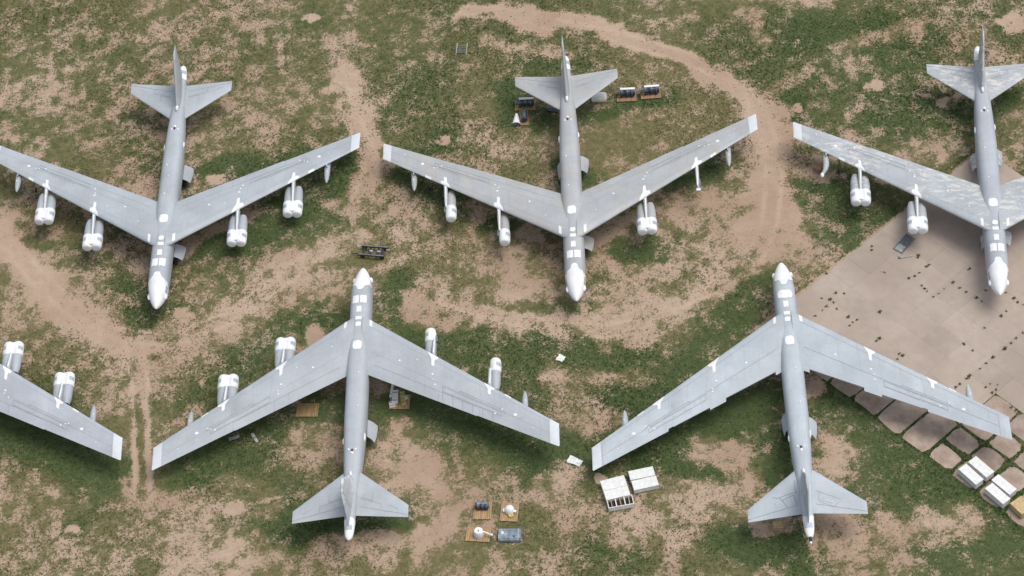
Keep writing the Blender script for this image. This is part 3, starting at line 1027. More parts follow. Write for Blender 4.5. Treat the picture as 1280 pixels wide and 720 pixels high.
GREEN_A, GREEN_B = (.030, .063, .016), (.052, .083, .025)
OLIVE_A, OLIVE_B = (.092, .094, .035), (.155, .136, .060)
m, nt, b = new_mat('desert_soil_and_grass')
geo = nt.nodes.new('ShaderNodeNewGeometry'); P = geo.outputs['Position']
A = {k: N(nt, 'ShaderNodeAttribute', attribute_name=k).outputs['Fac'] for k in ('cover', 'lush', 'density', 'wear')}
s1 = sstep(nt, noise(nt, P, .06, 5, .6), .35, .65); s2 = sstep(nt, noise(nt, P, .9, 6, .7), .35, .7); s3 = noise(nt, P, 6.0, 4, .7)
soil = mixc(nt, s1, (.345, .243, .170), (.43, .322, .236))
soil = mixc(nt, math_(nt, 'MULTIPLY', s2, .45), soil, (.30, .214, .150))
soil = mixc(nt, math_(nt, 'MULTIPLY', sstep(nt, s3, .5, .8), .4), soil, (.42, .325, .26))
soil = mixc(nt, math_(nt, 'MULTIPLY', A['wear'], .42), soil, (.50, .385, .285))
# dead straw litter between the clumps where growth is dense
soil = mixc(nt, math_(nt, 'MULTIPLY', sstep(nt, A['density'], .25, .9), math_(nt, 'MULTIPLY', sstep(nt, noise(nt, P, 1.6, 5, .7), .35, .65), .55)), soil, (.215, .175, .115))
g1 = sstep(nt, noise(nt, P, 1.1, 5, .65), .35, .65)
grn = mixc(nt, g1, GREEN_A, GREEN_B); olv = mixc(nt, g1, OLIVE_A, OLIVE_B)
lf = sstep(nt, math_(nt, 'ADD', A['lush'], math_(nt, 'MULTIPLY', math_(nt, 'SUBTRACT', noise(nt, P, .9, 6, .75), .5), 1.3)), .20, .76)
gras = mixc(nt, lf, olv, grn)
fine = math_(nt, 'ADD', math_(nt, 'MULTIPLY', noise(nt, P, 2.3, 4, .72), .6), math_(nt, 'MULTIPLY', noise(nt, P, 5.5, 3, .7), .4))
fine = sstep(nt, fine, .33, .67)
cf = math_(nt, 'MULTIPLY', sstep(nt, math_(nt, 'SUBTRACT', math_(nt, 'MULTIPLY_ADD', A['cover'], 1.24, -.12), fine), -.32, .30), .92)
col = mixc(nt, cf, soil, gras)
nt.links.new(col, b.inputs['Base Color']); b.inputs['Roughness'].default_value = 1.0
b.inputs['Specular IOR Level'].default_value = .15
bp = N(nt, 'ShaderNodeBump'); bp.inputs['Strength'].default_value = .5; bp.inputs['Distance'].default_value = .25
nt.links.new(noise(nt, P, 2.2, 5, .7), bp.inputs['Height']); nt.links.new(bp.outputs[0], b.inputs['Normal'])
me.materials.append(m)


# ------------------------------------------------------------------ grass and weed tufts (one uncountable mass)
def in_view(x, y, mrg=30):
    dx, dy, dz = x - CAM.x, y - CAM.y, -CAM.z
    zz = dx * FWD.x + dy * FWD.y + dz * FWD.z
    uu = 640 + F_PX * (dx * CR.x + dy * CR.y + dz * CR.z) / zz; vv = 360 - F_PX * (dx * CU.x + dy * CU.y + dz * CU.z) / zz
    return (uu > -mrg) & (uu < 1280 + mrg) & (vv > -mrg) & (vv < 720 + mrg)


def tuft_mesh(x, y, size, lsh, z0, blades):
    n = len(x); k = blades
    ang = rng.uniform(0, 2 * np.pi, (n, k)); lean = rng.uniform(.25, 1.0, (n, k))
    h = size[:, None] * rng.uniform(.5, 1.1, (n, k)); wd = size[:, None] * rng.uniform(.22, .42, (n, k))
    bx = x[:, None] + rng.normal(0, .30, (n, k)) * size[:, None]; by = y[:, None] + rng.normal(0, .30, (n, k)) * size[:, None]
    bz = np.broadcast_to(z0[:, None], (n, k))
    ca, sa = np.cos(ang), np.sin(ang)
    V = np.empty((n, k, 3, 3))
    V[:, :, 0] = np.stack([bx - sa * wd, by + ca * wd, bz], -1)
    V[:, :, 1] = np.stack([bx + sa * wd, by - ca * wd, bz], -1)
    V[:, :, 2] = np.stack([bx + ca * h * lean, by + sa * h * lean, bz + h * np.sqrt(np.maximum(.12, 1.1 - lean * lean))], -1)
    tint = np.clip(lsh[:, None] + rng.normal(0, .12, (n, k)), 0, 1)
    return V.reshape(-1, 3), np.repeat(tint.ravel(), 3)


def tri_object(name, V, tint, mat):
    me = bpy.data.meshes.new(name); nv = len(V)
    me.vertices.add(nv); me.vertices.foreach_set('co', V.astype(np.float32).ravel())
    me.loops.add(nv); me.loops.foreach_set('vertex_index', np.arange(nv, dtype=np.int32))
    me.polygons.add(nv // 3); me.polygons.foreach_set('loop_start', np.arange(0, nv, 3, dtype=np.int32))
    me.update(calc_edges=True)
    a_ = me.attributes.new('tint', 'FLOAT', 'POINT'); a_.data.foreach_set('value', tint.astype(np.float32))
    me.materials.append(mat)
    o = bpy.data.objects.new(name, me); COL.objects.link(o); return o


gm, nt, b = new_mat('grass_blades')
T = N(nt, 'ShaderNodeAttribute', attribute_name='tint').outputs['Fac']
geo = nt.nodes.new('ShaderNodeNewGeometry')
rnd = geo.outputs['Random Per Island']
grn = mixc(nt, rnd, (.034, .069, .016), (.068, .102, .031)); olv = mixc(nt, rnd, (.085, .090, .030), (.185, .160, .073))
nt.links.new(mixc(nt, sstep(nt, T, .22, .62), olv, grn), b.inputs['Base Color']); b.inputs['Roughness'].default_value = .9
b.inputs['Specular IOR Level'].default_value = .2

NC = 620000
tx = rng.uniform(-92, 100, NC); ty = rng.uniform(-68, 88, NC)
k_ = in_view(tx, ty); tx, ty = tx[k_], ty[k_]
td, tl = fields(tx, ty); tcv = cover_of(tx, ty, td)
rel = np.stack([tx - APW[0], ty - APW[1]], -1); u_, v_ = rel @ E1, rel @ E2
onap = (u_ > -.1) & (v_ > -.1) & (u_ < NU * DU) & (v_ < NV * DV)
# in the apron only the wide joints carry grass
keep = rng.uniform(0, 1, len(tx)) < np.where(onap, 0, np.clip(tcv * .60 + .03 * smooth(td, .03, .3), 0, 1))
tx, ty, tl = tx[keep], ty[keep], tl[keep]
sz = rng.uniform(.10, .23, len(tx)) * (.85 + .3 * tl)
V1, t1 = tuft_mesh(tx, ty, sz, tl, np.full(len(tx), -.02), 4)


def pt_in(poly, px, py):
    ins = np.zeros(len(px), bool); n = len(poly)
    for i in range(n):
        (x1, y1), (x2, y2) = poly[i], poly[(i + 1) % n]
        if y1 == y2: continue
        c_ = ((y1 > py) != (y2 > py)) & (px < (x2 - x1) * (py - y1) / (y2 - y1) + x1)
        ins ^= c_
    return ins


uu = rng.uniform(0, 15, 26000); vv = rng.uniform(13, NV * DV - .5, 26000)
z1 = (uu < 7.6) | ((uu < 15) & (vv > 31.5)); uu, vv = uu[z1], vv[z1]
hit = np.zeros(len(uu), bool)
for ring in SLABS:
    a0, a1 = min(p[0] for p in ring), max(p[0] for p in ring); b0, b1 = min(p[1] for p in ring), max(p[1] for p in ring)
    s_ = np.nonzero((uu > a0) & (uu < a1) & (vv > b0) & (vv < b1))[0]
    if len(s_): hit[s_] |= pt_in(ring, uu[s_], vv[s_])
uu, vv = uu[~hit], vv[~hit]
pw = APW + uu[:, None] * E1 + vv[:, None] * E2
V2, t2 = tuft_mesh(pw[:, 0], pw[:, 1], rng.uniform(.14, .28, len(uu)), np.full(len(uu), .8), np.full(len(uu), -.02), 4)
grass = tri_object('grass', np.concatenate([V1, V2]), np.concatenate([t1, t2]), gm)
tag(grass, 'low patchy grass and weeds growing over the desert soil', 'grass', None, 'stuff')

# weeds rooted in the thin joints of the apron: each a plant of its own
WEEDS = [(1090, 308, 1), (1089, 313, 1), (1033, 342, 1.1), (1045, 366, 1.1), (1055, 367, 1), (1027, 373, .8), (1038, 374, 1.3), (1042, 378, .9), (1033, 383, 1.1), (1046, 386, .9), (1028, 388, .7), (1019, 395, .9),
         (1060, 396, 1.3), (1071, 400, 1), (1066, 403, .9), (1062, 407, .9), (1100, 390, 1.3), (1099, 423, 1.3), (1096, 426, 1), (1124, 442, 1), (1128, 445, 1.3), (1122, 449, .9),
         (1136, 348, 1.1), (1143, 345, 1.1), (1149, 341, .9), (1158, 333, 1.1), (1161, 331, .9), (1152, 357, 1), (1156, 361, 1.1), (1159, 364, .8), (1167, 371, .9), (1173, 367, .7), (1180, 361, .6),
         (1212, 336, 1.2), (1191, 353, 1.2), (1200, 360, 1), (1208, 365, 1), (1221, 372, 1.3), (1227, 377, .8), (1232, 363, .9), (1257, 366, .8), (1267, 373, 1.2), (1272, 378, 1.1), (1279, 381, .7),
         (1258, 389, .9), (1251, 395, 1.3), (1231, 410, .9), (1205, 430, 1.2), (1216, 438, .9), (1279, 416, 1), (1270, 423, 1.1), (1264, 429, 1), (1256, 436, 1.5), (1241, 447, 1.4), (1233, 454, 1),
         (1225, 461, .9), (1212, 470, 1.4), (1209, 473, 1.1), (1200, 480, 1), (1195, 484, 1), (1238, 480, .7), (1232, 484, .9), (1245, 487, 1), (1247, 481, .7), (1264, 509, 1), (1270, 513, 1), (1240, 491, 1), (1148, 319, 1.3), (1147, 322, 1)]
wm, nt, b = new_mat('joint_weed')
rnd = nt.nodes.new('ShaderNodeNewGeometry').outputs['Random Per Island']
nt.links.new(mixc(nt, rnd, (.080, .108, .038), (.150, .150, .06)), b.inputs['Base Color']); b.inputs['Roughness'].default_value = .9
for i, (px, py, s) in enumerate(WEEDS):
    p = at(px, py, .06); n = int(14 * s)
    s *= .50; n += 8; q = rng.normal(0, .17 * s, (n, 2)); q = q * np.array([1.2, .9])
    V, t = tuft_mesh(q[:, 0], q[:, 1], rng.uniform(.16, .30, n) * s, np.full(n, .6), np.zeros(n), 5)
    w = tri_object('weed_plant', V, t, wm); w.location = p; w.rotation_euler.z = AA
    tag(w, 'small dark green weed rooted in a joint of the pale concrete apron', 'weed', 'weeds in the joints of the concrete apron')


# ------------------------------------------------------------------ loose things
def frame_of(p0, p1, p2, h):
    a, b_, c_ = at(*p0, h), at(*p1, h), at(*p2, h)
    L = (b_ - a); ang = math.atan2(L.y, L.x); W = c_ - b_
    wd = abs(W.x * -math.sin(ang) + W.y * math.cos(ang))
    ctr = (a + c_) / 2
    return Vector((ctr.x, ctr.y, 0)), ang, L.length, wd


def crate(p0, p1, p2, h, label, mat=CRATE, z=0.0, group='white wooden crates'):
    c_, ang, L, W = frame_of(p0, p1, p2, h + z)
    root = empty('crate', (c_.x, c_.y, z), ang); tag(root, label, 'crate', group)
    m = MB(); m.box((0, 0, .06 + (h - .20) / 2 + .02), (L - .06, W - .06, h - .18)); m.build('crate_body', mat, root)
    m = MB(); m.box((0, 0, h - .06), (L, W, .12)); m.build('lid', mat, root)
    m = MB()
    for s in (-.36, 0, .36): m.box((s * L, 0, .04), (.16, W - .1, .08))
    m.build('skid', WOOD_D, root)
    m = MB()
    for s in (-.36, .36):
        for q in (-1, 1): m.box((s * L, q * (W / 2 - .02), h / 2), (.12, .05, h - .24))
    m.build('batten', mat, root)
    return root


# crates left of the engineless bomber's wing
crate((750.2, 601.2), (780, 593.7), (784, 606.2), 1.15, 'white crate behind another, at the back of the open crate under the wing tip')
crate((754, 613.7), (784, 606.5), (788.2, 618), 1.05, 'white crate between the open crate and another white crate')
crate((785.2, 589), (816, 582.7), (819, 593.7), 1.15, 'rear white crate of the closed pair beside the open crate')
crate((789.2, 601.2), (820, 594.3), (823.5, 606), 1.0, 'front white crate of the closed pair beside the open crate')
# open crate with compartments
c_, ang, L, W = frame_of((758.7, 625), (790.6, 619.3), (792, 628.2), .95)
W = 1.55
root = empty('open_crate', (c_.x, c_.y, 0), ang); tag(root, 'open white crate divided into dark compartments by slats', 'crate')
m = MB()
for q in (-1, 1): m.box((0, q * (W / 2 - .05), .5), (L, .10, .9))
for q in (-1, 1): m.box((q * (L / 2 - .05), 0, .5), (.10, W - .21, .9))
m.build('crate_body', CRATE, root)
m = MB(); m.box((0, 0, .12), (L - .21, W - .21, .10)); m.build('crate_floor', CRATE_IN, root)
for i in range(5):
    m = MB(); m.box((-L / 2 + L * (i + .9) / 5.8, 0, .52), (.14, W - .22, .72)); m.build('divider', WOOD if i % 2 == 0 else CRATE, root)
for i in range(6):
    m = MB(); m.box((-L / 2 + L * (i + .42) / 5.9, .1, .30), (.30, W - .6, .22)); m.build('stored_part', DARK, root)
# crates on the apron
crate((1197.6, 586.6), (1207.3, 579.6), (1230, 598.6), 1.25, 'white crate nearest the lawn on the broken slabs, first of the row', z=.06)
crate((1210.2, 577.2), (1220, 569.8), (1243, 589.3), 1.25, 'white crate behind the first one, beside the bomber wing tip', z=.06)
crate((1230.2, 611), (1239.5, 604), (1264, 622.5), 1.25, 'white crate on broken slabs close to the yellow crate', z=.06)
crate((1238.2, 600.5), (1247, 593.4), (1272, 610.5), 1.25, 'white crate tucked behind the crate close to the yellow crate', z=.06)
crate((1262, 629.5), (1276, 619.8), (1292, 633), 1.15, 'yellow plywood crate at the right edge beside white crates', TAN_BOX, .06, None)
crate((965.6, 652.0), (977.8, 650.8), (978.6, 656.5), .8, 'small yellow box under the tailplane of the engineless bomber', TAN_BOX, 0, None)
crate((1015.5, 208.5), (1022.0, 202.5), (1030.5, 207), .9, 'small brown wooden box beside the bent fuel tank', WOOD_R, 0, None)


def pallet(p0, p1, p2, label, mat=WOOD, group='wooden pallets', h=.22):
    c_, ang, L, W = frame_of(p0, p1, p2, h)
    root = empty('wooden_pallet', (c_.x, c_.y, 0), ang); tag(root, label, 'pallet', group)
    m = MB(); n = max(7, int(L / .24))
    for i in range(n):
        x = -L / 2 + L * (i + .5) / n
        m.box((x, random.uniform(-.02, .02), h - .025), (L / n - .025, W, .05))
    m.build('deck', mat, root)
    m = MB()
    for q in (-.42, 0, .42): m.box((0, q * W, (h - .05) / 2), (L, .12, h - .052))
    m.build('bearer', WOOD_D, root)
    return root, c_, ang, L, W, h


def engine(c_, ang, z, L, r, label, cover=True, yell=True, top=WHITE):
    root = empty('aircraft_engine', (c_.x, c_.y, z), ang); tag(root, label, 'aircraft engine', 'engines stored on pallets')
    m = MB(); pr = []
    for i in range(15):
        t = i / 14; rr = r * (.72 + .22 * math.sin(t * 9) ** 2 if t > .3 else .95)
        pr.append((L * t, rr))
    m.revolve((-L / 2, 0, r + .05), (1, 0, 0), pr, 18); m.build('engine_core', ENGINE, root)
    for t in (-.30, .05, .30):
        m = MB(); m.revolve((L * t, 0, r + .05), (1, 0, 0), [(0, r * .9), (.02, r * 1.03), (.10, r * 1.03), (.12, r * .9)], 18); m.build('flange', STEEL, root)
    if cover:
        m = MB(); rows = []
        for i in range(5):
            x = lerp(-L * .34, L * .5, i / 4)
            rows.append([Vector((x, r * 1.08 * math.sin(R(a)), r + .05 + r * 1.08 * math.cos(R(a)))) for a in range(-75, 20, 12)])
        rows2 = [[p + Vector((0, 0, -.05)) for p in rw] for rw in rows]
        # local +Y is away from the viewer
        fl = lambda g: [[Vector((p.x, -p.y, p.z)) for p in rw] for rw in g]
        m.grid(fl(rows)); m.grid(fl(rows2)); m.grid([fl(rows)[0], fl(rows2)[0]]); m.grid([fl(rows)[-1], fl(rows2)[-1]])
        m.grid([[r_[0] for r_ in fl(rows)], [r_[0] for r_ in fl(rows2)]]); m.grid([[r_[-1] for r_ in fl(rows)], [r_[-1] for r_ in fl(rows2)]])
        m.build('cowl_panel', top, root)
    if yell:
        m = MB(); m.box((-L * .42, -r * .35, r * .9), (L * .15, r * 1.1, r * 1.1)); m.build('gearbox', YELLOW, root)
    m = MB()
    for q in (-.3, .3):
        m.box((q * L, 0, .06), (.14, r * 2, .12))
    m.tube((-L * .3, -r * .95, .5 * r), (L * .45, -r * .95, .6 * r), .06); m.tube((-L * .2, -r * .8, 1.2 * r), (L * .45, -r * .85, 1.1 * r), .045)
    m.build('stand', DARK, root)
    return root


# engines beside the centre bomber's tail
P_, c_, ang, L, W, h = pallet((770.5, 113), (795, 112), (796, 126), 'wooden pallet under the left engine right of the tailplane', WOOD_R)
engine(c_ + Vector((0, .15, 0)), ang, h, 2.75, .62, 'dark engine with yellow gearbox, left of the pair right of the tailplane')
P_, c_, ang, L, W, h = pallet((800.5, 110.5), (825.5, 108.5), (826, 122), 'wooden pallet under the engine farthest right of the tailplane', WOOD_R)
engine(c_ + Vector((0, .15, 0)), ang, h, 2.75, .62, 'engine under a long white cowl, farthest right of the tailplane')
P_, c_, ang, L, W, h = pallet((643.5, 126), (669, 125), (670, 137), 'wooden pallet under the engine left of the tailplane', WOOD_D)
engine(c_ + Vector((0, .1, 0)), ang, h, 2.75, .62, 'engine with yellow gearbox left of the tailplane')
P_, c_, ang, L, W, h = pallet((650, 139), (661, 138), (660.5, 156), 'wooden pallet beside the white cone below an engine', WOOD_D)
engine(c_, ang + R(88), h, 2.0, .5, 'short dark engine lying beside a white cone', False, False)
c_ = at(645.5, 148, .3); root = empty('tail_cone', (c_.x, c_.y, 0), R(-6)); tag(root, 'white tapered half cone lying on the ground beside a short engine', 'engine cone')
m = MB(); m.revolve((0, -1.4, .1), (0, 1, 0), [(0, .72), (.3, .66), (1.5, .42), (2.5, .22), (2.55, .05)], 18); m.build('cone_shell', WHITE, root)
m = MB(); m.revolve((0, -1.42, .1), (0, 1, 0), [(0, .76), (.1, .76)], 18); m.build('cone_rim', STEEL, root)
c_ = at(749, 121, .5); root = empty('cowl_box', (c_.x, c_.y, 0), R(-8)); tag(root, 'white rounded engine cowl partly under the right tailplane', 'engine cowl')
m = MB(); m.revolve((-1.2, 0, .45), (1, 0, 0), [(0, .60), (.1, .74), (1.0, .80), (2.0, .76), (2.3, .6), (2.35, .2)], 18); m.build('cowl_shell', CRATE, root)
m = MB(); m.box((0, -.2, .08), (2.4, 1.3, .16)); m.build('cradle', WOOD_D, root)
c_ = at(691, 136.5, .4); root = empty('engine_cart', (c_.x, c_.y, 0), R(-20)); tag(root, 'low grey cart standing under the left tailplane root', 'cart')
m = MB(); m.box((0, 0, .55), (1.8, .9, .18)); m.tube((-.9, 0, .75), (.9, 0, .75), .22, .16); m.build('cart_bed', STEEL, root)
for sx in (-.65, .65):
    for sy in (-.4, .4):
        m = MB(); m.revolve((sx, sy - .06, .22), (0, 1, 0), [(0, .15), (.03, .22), (.09, .22), (.12, .15)], 14); m.build('wheel', RUBBER, root)

# scrap under the left nose-up bomber
pallet((371.2, 504), (398.6, 503.7), (397.3, 520.5), 'empty brown pallet behind the left wing of a bomber', WOOD_D)
P_, c_, ang, L, W, h = pallet((487, 493), (512.5, 493), (512.5, 511), 'yellowish pallet holding scrap panels behind the right wing root', WOOD)
def scrap(name, label, px, py, z, dims, rz, mat, tilt=None, extra=None):
    p = at(px, py, z); root = empty(name, (p.x, p.y, z), rz); tag(root, label, 'scrap metal', 'scrap panels on a pallet')
    m = MB(); m.box((0, 0, dims[2] / 2), dims, 0, tilt); m.build('panel_sheet', mat, root)
    m = MB(); m.box((0, dims[1] * .3, dims[2] + .04), (dims[0] * .9, .07, .07), 0, tilt); m.box((0, -dims[1] * .3, dims[2] + .04), (dims[0] * .9, .07, .07), 0, tilt); m.build('rib', STEEL, root)
    return root
scrap('scrap_panel', 'narrow bent white panel leaning on the scrap pallet', 489.5, 489, .5, (.34, 2.1, .16), R(-14), WHITE, ('X', R(10)))
scrap('scrap_panel', 'wide white panel lying on the scrap pallet', 494.0, 497, .24, (.85, 2.3, .3), R(-6), WHITE)
scrap('scrap_panel', 'white corner piece at the near edge of the scrap pallet', 490.5, 506, .24, (.9, 1.0, .22), R(8), CRATE)
scrap('scrap_panel', 'yellow primed bracket lying on the scrap pallet', 504.0, 499, .24, (.7, 2.4, .28), R(4), YELLOW)
scrap('scrap_panel', 'small white offcut on top of the yellow bracket', 507.5, 497, .6, (.5, .6, .16), R(20), WHITE)
for (a, b_, c2, lb) in (((285.5, 547.5), (298.5, 543.2), (299.5, 546.4), 'grey plank lying level near the left wing of a bomber'), ((312.5, 543), (316, 541.3), (324, 551.2), 'grey plank lying askew near the left wing of a bomber')):
    c_, ang, L, W = frame_of(a, b_, c2, .12)
    root = empty('plank', (c_.x, c_.y, 0), ang); tag(root, lb, 'plank', 'loose grey planks')
    m = MB(); m.box((0, 0, .08), (L, W, .10)); m.build('board', PLANK, root)
    m = MB(); m.box((0, 0, .145), (L * .92, W * .10, .03)); m.build('cleat', STEEL, root)
# white sheets on the grass
for (a, b_, c2, lb) in (((694.5, 449), (699.5, 442.5), (707.5, 446), 'small crumpled white sheet on the grass between the bombers'), ((707, 578), (712, 570.5), (730, 574.5), 'long flat white panel on the grass between two wing tips')):
    c_, ang, L, W = frame_of(a, b_, c2, .1)
    root = empty('loose_sheet', (c_.x, c_.y, 0), ang); tag(root, lb, 'panel', 'loose white panels')
    m = MB(); k = 8; top = [[Vector((L * (i / k - .5), W * (j / k - .5), .10 + .10 * math.sin(i * 1.3 + j * .6) * (.9 if L < 1.6 else .35))) for j in range(k + 1)] for i in range(k + 1)]
    bot = [[p - Vector((0, 0, .05)) for p in r_] for r_ in top]
    m.grid(top); m.grid(bot); m.grid([top[0], bot[0]]); m.grid([top[-1], bot[-1]]); m.grid([[r_[0] for r_ in top], [r_[0] for r_ in bot]]); m.grid([[r_[-1] for r_ in top], [r_[-1] for r_ in bot]])
    m.build('panel_sheet', SHEET, root)
    m = MB(); m.box((0, -W * .38, .17), (L * .9, .08, .05)); m.build('edge_frame', CRATE, root)

# four pallets bottom centre
P_, c_, ang, L, W, h = pallet((592.3, 627), (614.8, 627), (614, 649), 'pallet with a small grey engine beside yellow parts')
engine(c_ + Vector((0, .45, 0)), ang, h, 1.9, .48, 'small grey engine with a yellow gearbox on the upper left pallet', True, False, BLUEGREY)
p = at(605.5, 631, h); root = empty('yellow_bracket', (p.x, p.y, h), ang); tag(root, 'pale yellow bracket behind the small grey engine', 'bracket')
m = MB(); m.box((0, 0, .14), (.9, .4, .28)); m.build('bracket_base', YELLOW, root); m = MB(); m.box((-.9, 0, .1), (.5, .35, .2)); m.build('bracket_end', WHITE, root)
P_, c_, ang, L, W, h = pallet((626.8, 628.5), (649, 629.5), (646.5, 652), 'pallet under a white dome with a yellow part')
p = at(636.8, 640, h); root = empty('radome', (p.x, p.y, h), ang); tag(root, 'round white dome with a yellow part at its foot', 'radome', 'white domes on pallets')
m = MB(); m.revolve((0, .15, 0), (0, 0, 1), [(0, .62), (.25, .68), (.6, .62), (.85, .45), (1.0, .22), (1.04, .03)], 22); m.build('dome_shell', WHITE, root)
m = MB(); m.box((-.72, .1, .2), (.35, .5, .3)); m.build('lug', WHITE, root)
m = MB(); m.box((.75, .0, .2), (.4, .35, .3)); m.build('lug', WHITE, root)
m = MB(); m.revolve((.28, -.62, 0), (0, 0, 1), [(0, .38), (.3, .36), (.36, .1)], 16); m.build('yellow_part', YELLOW, root)
P_, c_, ang, L, W, h = pallet((585.6, 658.2), (615.8, 660), (610.3, 677.5), 'pallet under a white cylinder with a jutting arm')
p = at(598.6, 668.5, h); root = empty('white_canister', (p.x, p.y, h), ang); tag(root, 'white canister with a long arm jutting off its pallet', 'canister', 'white domes on pallets')
m = MB(); m.revolve((0, 0, 0), (0, 0, 1), [(0, .66), (.1, .7), (.9, .64), (1.1, .52), (1.16, .05)], 22); m.build('canister_shell', WHITE, root)
m = MB(); m.tube((.4, .1, .8), (1.85, -.25, .55), .12, .10); m.box((1.85, -.25, .55), (.25, .25, .2)); m.build('arm', WHITE, root)
m = MB(); m.tube((0, .05, 1.1), (.08, -.2, 1.25), .07); m.build('vent', STEEL, root)
c_, ang, L, W = frame_of((623.2, 660.5), (651.2, 660.3), (650.7, 671.5), .95)
W = 1.9
root = empty('metal_container', (c_.x, c_.y, 0), ang); tag(root, 'blue grey metal container with a rounded lid beside the canister pallet', 'container')
m = MB(); rg = []
for x in (-L / 2, L / 2):
    pr = [(-W / 2, .1), (-W / 2, .55), (-W * .38, .82), (-W * .15, .97), (W * .15, .97), (W * .38, .82), (W / 2, .55), (W / 2, .1)]
    rg.append([Vector((x, a, z)) for a, z in pr])
m.rings(rg); m.build('container_shell', BLUEGREY, root, ang=20)
for x in (-.38, .38):
    m = MB(); rg = []
    for xx in (x * L - .07, x * L + .07): rg.append([Vector((xx, a * 1.03, z + .03)) for a, z in pr])
    m.rings(rg); m.build('strap', PLANK, root, ang=20)
m = MB(); m.box((0, -W * .5, .34), (L * .98, .04, .06)); m.build('rail', SEAM_D, root)
m = MB(); m.box((0, 0, .05), (L * .96, W * .9, .1)); m.build('skid', RUST, root)
m = MB(); m.box((-.95, .0, 1.0), (.28, .4, .08)); m.build('label_plate', WHITE, root)
m = MB(); m.box((.6, -.5, .88), (.2, .2, .14)); m.build('latch', DARK, root)

# dark rack trolley in front of the nose-up bomber
a, b_ = at(449.5, 314.5, .7), at(483, 317, .7); d = b_ - a; ang = math.atan2(d.y, d.x); c_ = at(466.5, 315, .5); L = d.length
root = empty('rack_trolley', (c_.x, c_.y, 0), ang); tag(root, 'dark steel rack trolley with two long rails above a bomber nose', 'trolley')
for q in (-.85, .85):
    m = MB(); m.box((0 + q * .2, q, .72), (L, .30, .22)); m.build('rail', DARK, root)
    m = MB(); m.box((q * .2, q, .845), (L * .96, .16, .03)); m.build('rail_top', STEEL, root)
m = MB()
for x in (-.34, -.12, .18, .36): m.box((x * L, 0, .58), (.26, 1.5, .14))
m.build('cross_beam', DARK, root)
for x in (-.36, .36):
    for q in (-.85, .85):
        m = MB(); m.revolve((x * L, q - .13, .34), (0, 1, 0), [(0, .22), (.04, .34), (.22, .34), (.26, .22)], 18); m.build('wheel', RUBBER, root)
m = MB(); m.tube((-L / 2, -.5, .5), (-L / 2 - 1.3, -.35, .25), .06); m.build('tow_bar', DARK, root)
for x in (-.12, .16):
    m = MB(); m.box((x * L + .2, .05, .68), (.5, .3, .06)); m.build('load_pad', PLANK, root)

# metal grate and pipes on the apron
c_, ang, L, W = frame_of((1114.5, 313), (1134, 291.5), (1146, 296.5), .1)
root = empty('steel_grate', (c_.x, c_.y, .06), ang); tag(root, 'dark steel grate lying on the concrete below an engine pod', 'grate')
m = MB(); L, W = 3.6, 1.5
m.box((0, 0, .03), (L, W, .03)); m.build('backing_sheet', STEEL, root)
m = MB()
for i in range(14): m.box((-L / 2 + L * (i + .5) / 14, 0, .07), (.07, W, .05))
for q in (-1, 1): m.box((0, q * W / 2, .08), (L, .09, .08))
m.build('bars', SEAM_D, root)
m = MB(); m.box((-L * .28, 0, .12), (L * .35, W * .8, .04)); m.build('loose_plate', PLANK, root)
p = at(1133, 322, .06); root = empty('metal_pipe', (p.x, p.y, .06), R(4)); tag(root, 'thin brown pipe lying on the concrete beside the grate', 'pipe')
m = MB(); m.tube((-.9, 0, .1), (.9, .05, .1), .08); m.tube((-.9, 0, .1), (-1.1, .55, .1), .07); m.build('pipe_body', PLANK, root)
m = MB(); m.box((-1.0, .1, .12), (.3, .22, .18)); m.build('pipe_elbow', RUST, root)
p = at(1103.5, 339.5, .06); root = empty('rusty_bracket', (p.x, p.y, .06), R(-20)); tag(root, 'small orange rusty bracket on the concrete', 'bracket')
m = MB(); m.box((0, 0, .06), (.5, .22, .10)); m.build('bracket_base', TAN_BOX, root); m = MB(); m.box((.28, -.12, .08), (.4, .15, .12), R(-40)); m.build('bracket_arm', RUST, root)
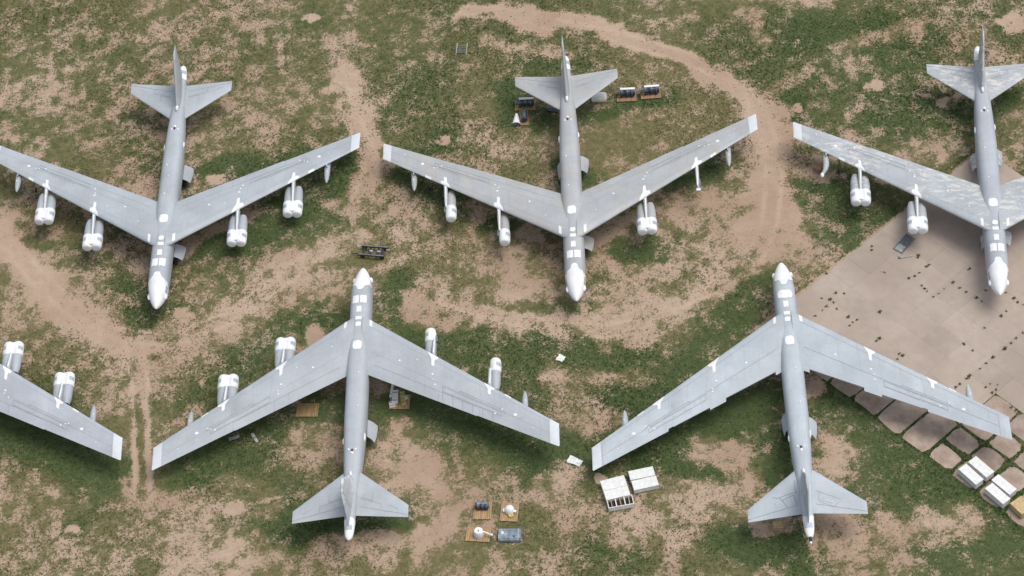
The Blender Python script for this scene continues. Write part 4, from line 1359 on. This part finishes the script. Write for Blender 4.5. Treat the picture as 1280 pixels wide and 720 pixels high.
# white rack near the dirt road
a = at(576, 62, .6); root = empty('ladder_rack', (a.x, a.y, 0), R(-8)); tag(root, 'white tubular ladder rack standing on the grass below the dirt road', 'rack')
m = MB()
for sx in (-.8, .8):
    m.tube((sx, -.5, 0), (sx + .3, .3, 1.6), .06, None, 8); m.tube((sx, .9, 0), (sx + .3, .3, 1.6), .06, None, 8)
m.tube((-.8, .9, .02), (.8, .9, .02), .05, None, 8); m.build('rack_frame', WHITE, root)
m = MB()
for t in (.2, .4, .6, .8): m.tube((-.8 + .3 * t, -.5 + .8 * t, 1.6 * t), (.8 + .3 * t, -.5 + .8 * t, 1.6 * t), .05, None, 8)
m.build('rung', STEEL, root)

# ------------------------------------------------------------------ light
SUN_ELEV, SUN_AZ = R(68), R(4)      # azimuth counted from +X towards +Y
sd = Vector((math.cos(SUN_ELEV) * math.cos(SUN_AZ), math.cos(SUN_ELEV) * math.sin(SUN_AZ), math.sin(SUN_ELEV)))
sl = bpy.data.lights.new('sun', 'SUN'); sl.energy = 1.22; sl.angle = R(32); sl.color = (1, .965, .91)
so = bpy.data.objects.new('sun', sl); COL.objects.link(so); so.location = (60, 0, 200)
so.rotation_euler = sd.to_track_quat('Z', 'Y').to_euler()
w = bpy.data.worlds.new('World'); S.world = w; w.use_nodes = True
nt = w.node_tree; bg = nt.nodes['Background']
sky = nt.nodes.new('ShaderNodeTexSky'); sky.sky_type = 'NISHITA'; sky.sun_disc = False
sky.sun_elevation = SUN_ELEV; sky.sun_rotation = R(90) - SUN_AZ
sky.air_density = 1.0; sky.dust_density = 3.0; sky.ozone_density = 1.0
hs_ = nt.nodes.new('ShaderNodeHueSaturation'); hs_.inputs['Saturation'].default_value = .5
nt.links.new(sky.outputs[0], hs_.inputs['Color']); nt.links.new(hs_.outputs[0], bg.inputs[0]); bg.inputs[1].default_value = .148

S.view_settings.view_transform = 'Standard'; S.view_settings.look = 'None'
S.view_settings.exposure = .35; S.view_settings.gamma = 1.0; S.view_settings.use_curve_mapping = False
S.cycles.max_bounces = 5
S.cycles.use_denoising = True
